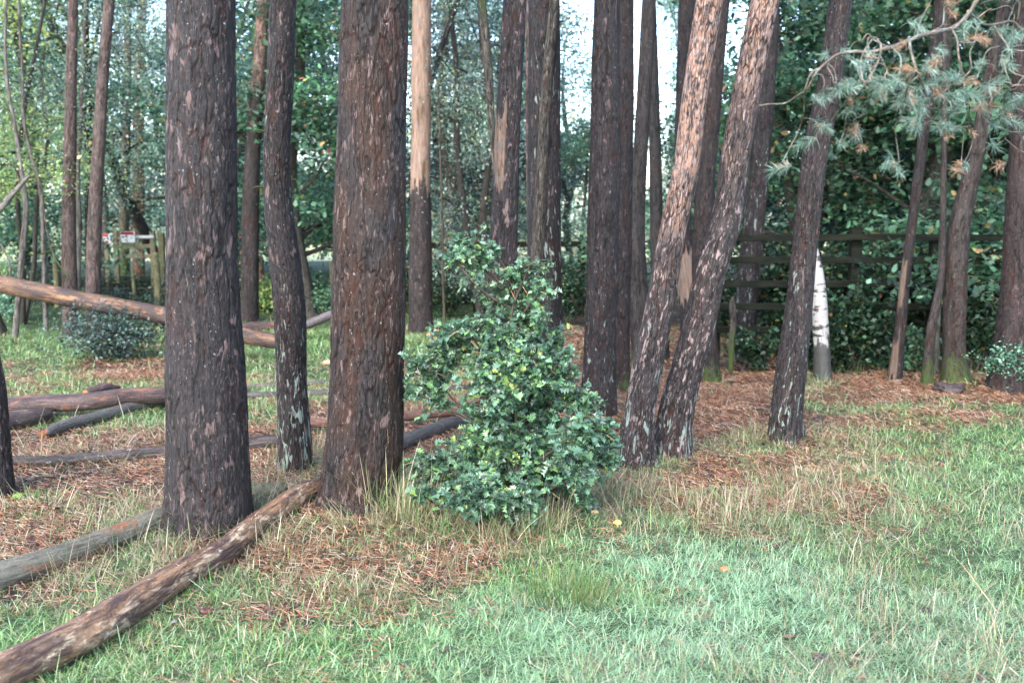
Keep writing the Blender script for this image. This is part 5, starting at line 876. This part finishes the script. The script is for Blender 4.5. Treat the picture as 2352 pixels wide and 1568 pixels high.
for k, (pts, w0, w1) in enumerate(Bs):
    P = [bp(a, b) for a, b in pts]
    if k == 0: P[0] = np.array([pb[0], pb[1], 2.75]); P = P[:1] + P[2:]
    P = [p + rng.normal(0, .004, 3) * (0 < i_ < len(P) - 1) for i_, p in enumerate(P)]
    tube(tb, P, [w0 * .3332 * .64 / F * 3.25, w1 * .3332 * .75 / F * 3.25], 8, len(P) * 7, k, .5)
M_twig = bark('pine_twig_bark', d1=(.14, .115, .09), d2=(.32, .29, .22), pink=.8, pinkcol=(.36, .24, .18), lich=.8, streak=.5, redf=0)
tb.build('branches', M_twig, pb_root)
trk = trunk(np.array([[pb[0], pb[1], -.1, .13], [pb[0] + .02, pb[1], 1.5, .12], [pb[0] - .02, pb[1], 3, .11], [pb[0], pb[1], 9, .07]]), 48, .04, 3.4, 77, .04, .005); link('trunk', trk, M_A, pb_root)
def needles(mb, c, R_, n, cols, wts, axis=None):
    ax = randdir(1, .3)[0] if axis is None else np.asarray(axis, float); ax = ax / np.linalg.norm(ax); d = rng.normal(0, 1, (n, 3)) * .75 + ax * .95; d /= np.linalg.norm(d, axis=1)[:, None]
    t = rng.uniform(-1.0, .25, n)[:, None]; p = c + ax * t * R_; L_ = R_ * rng.uniform(.65, 1.1, n)[:, None]; e = p + d * L_ + np.array([0, 0, -1]) * L_ * .1; s = np.cross(d, [0, 1, .2]); s /= np.linalg.norm(s, axis=1)[:, None] + 1e-9; w_ = .0006
    V = np.stack([p - s * w_, p + s * w_, (p + e) / 2 + s * w_ + [0, 0, .002], e, (p + e) / 2 - s * w_ + [0, 0, .002]], 1).reshape(-1, 3); b = np.arange(n)[:, None] * 5
    mb.add(V, np.concatenate([b + np.array([0, 1, 2, 4])]), b + np.array([4, 2, 3]), col=np.repeat(np.hstack([pal(n, cols, wts), np.ones((n, 1))]), 5, 0))
GN = [(390, 380, 60), (700, 370, 50), (800, 590, 95), (760, 640, 70), (480, 620, 85), (540, 580, 60), (400, 670, 80), (360, 690, 60), (360, 860, 90), (420, 900, 60), (510, 990, 60), (600, 930, 95), (240, 990, 95), (60, 1170, 100), (1000, 820, 105), (1030, 880, 80), (960, 850, 70), (1050, 700, 70), (1180, 880, 80), (1250, 870, 80), (1300, 880, 60), (830, 1120, 80), (910, 1190, 70), (1280, 550, 90), (1240, 520, 70), (1320, 250, 80), (1200, 350, 60), (1400, 640, 100), (1350, 680, 80), (1520, 600, 90), (1470, 680, 80), (1680, 830, 95), (1720, 850, 80), (1560, 1010, 90), (1500, 760, 80), (1700, 250, 80), (1750, 240, 80), (1130, 480, 60), (1090, 590, 70), (1700, 700, 70), (1630, 780, 80), (1350, 200, 70), (1150, 560, 50), (1600, 560, 80)]
BN = [(930, 480, 70), (1130, 450, 70), (980, 670, 60), (1300, 1180, 80), (1310, 1150, 60), (1590, 1140, 75), (1480, 260, 60), (1270, 90, 60), (1520, 730, 90), (1460, 740, 70), (1560, 620, 60), (650, 1020, 60), (790, 650, 50), (1000, 850, 45), (90, 1150, 50), (1350, 560, 60), (1420, 560, 50), (1650, 780, 60), (700, 400, 40), (570, 700, 35), (370, 880, 40), (1250, 940, 40), (1420, 920, 50), (1500, 290, 50), (860, 1130, 40), (1260, 20, 60)]
GC = [(.09, .165, .13), (.16, .25, .20), (.05, .10, .075), (.24, .32, .26)]; BC = [(.28, .18, .11), (.38, .26, .18), (.17, .10, .07)]
GN += GN_extra[:26]; BN += GN_extra[26:30]
for _ in range(18):
    k = rng.integers(1, nB); q = Bs[k][0]; i_ = rng.integers(0, len(q) - 1); t = rng.random(); a, b = q[i_][0] * (1 - t) + q[i_ + 1][0] * t, q[i_][1] * (1 - t) + q[i_ + 1][1] * t
    if a > 850 and b > 60: GN.append((a + rng.normal(0, 25), b + abs(rng.normal(0, 25)), rng.uniform(55, 90)))
M_ndl = leafmat('pine_needle', .4, .15, .5)
for (L, nm, cols, wts, nn) in ((GN, 'green_needle_tuft', GC, (3, 3, 2, 2), 62), (BN, 'brown_needle_tuft', BC, (3, 2, 2), 46)):
    for (a, b, r) in L:
        mb = MB(); needles(mb, bp(a, b), r * .3332 / F * 3.25 * 1.08, int(nn * 1.1), cols, wts); mb.build(nm, M_ndl, pb_root)

# ------------------------------------------------------------------ pine crowns high above the frame (they shade the wood)
rng = np.random.default_rng(4)
cm = MB(); C = rng.normal(0, 1, (150, 3)) * [1.0, 1.0, 1.3]; k = np.repeat(np.arange(150), 60); n = len(k); leaves(cm, C[k] + rng.normal(0, .22, (n, 3)), randdir(n), .11 * rng.uniform(.7, 1.3, n), pal(n, [(.05, .10, .06), (.08, .14, .08), (.12, .16, .09)], (3, 3, 1)), 'diamond')
cme = cm.mesh(); cme.materials.append(M_leaf); tops = {}
for o in [o for o in COL.objects if o.type == 'EMPTY' and o.get('category') == 'tree' and o.name.split('.')[0] in ('pine_tree', 'leaning_pine')]:
    t = [c for c in o.children if c.name.startswith('trunk')][0]; me = t.data; v = np.empty(len(me.vertices) * 3, np.float32); me.vertices.foreach_get('co', v); v = v.reshape(-1, 3); tp = v[v[:, 2].argmax()]
    if tp[1] < 7.0 : continue
    c = bpy.data.objects.new('crown', cme); COL.objects.link(c); c.parent = o; c.location = (tp[0] - o.location[0], tp[1] - o.location[1], tp[2] - .6); c.rotation_euler = (0, 0, rng.uniform(0, 6))
# label length report
for o in COL.objects:
    if o.get('label') and not 4 <= len(o['label'].split()) <= 16: print('LABEL', len(o['label'].split()), o['label'])
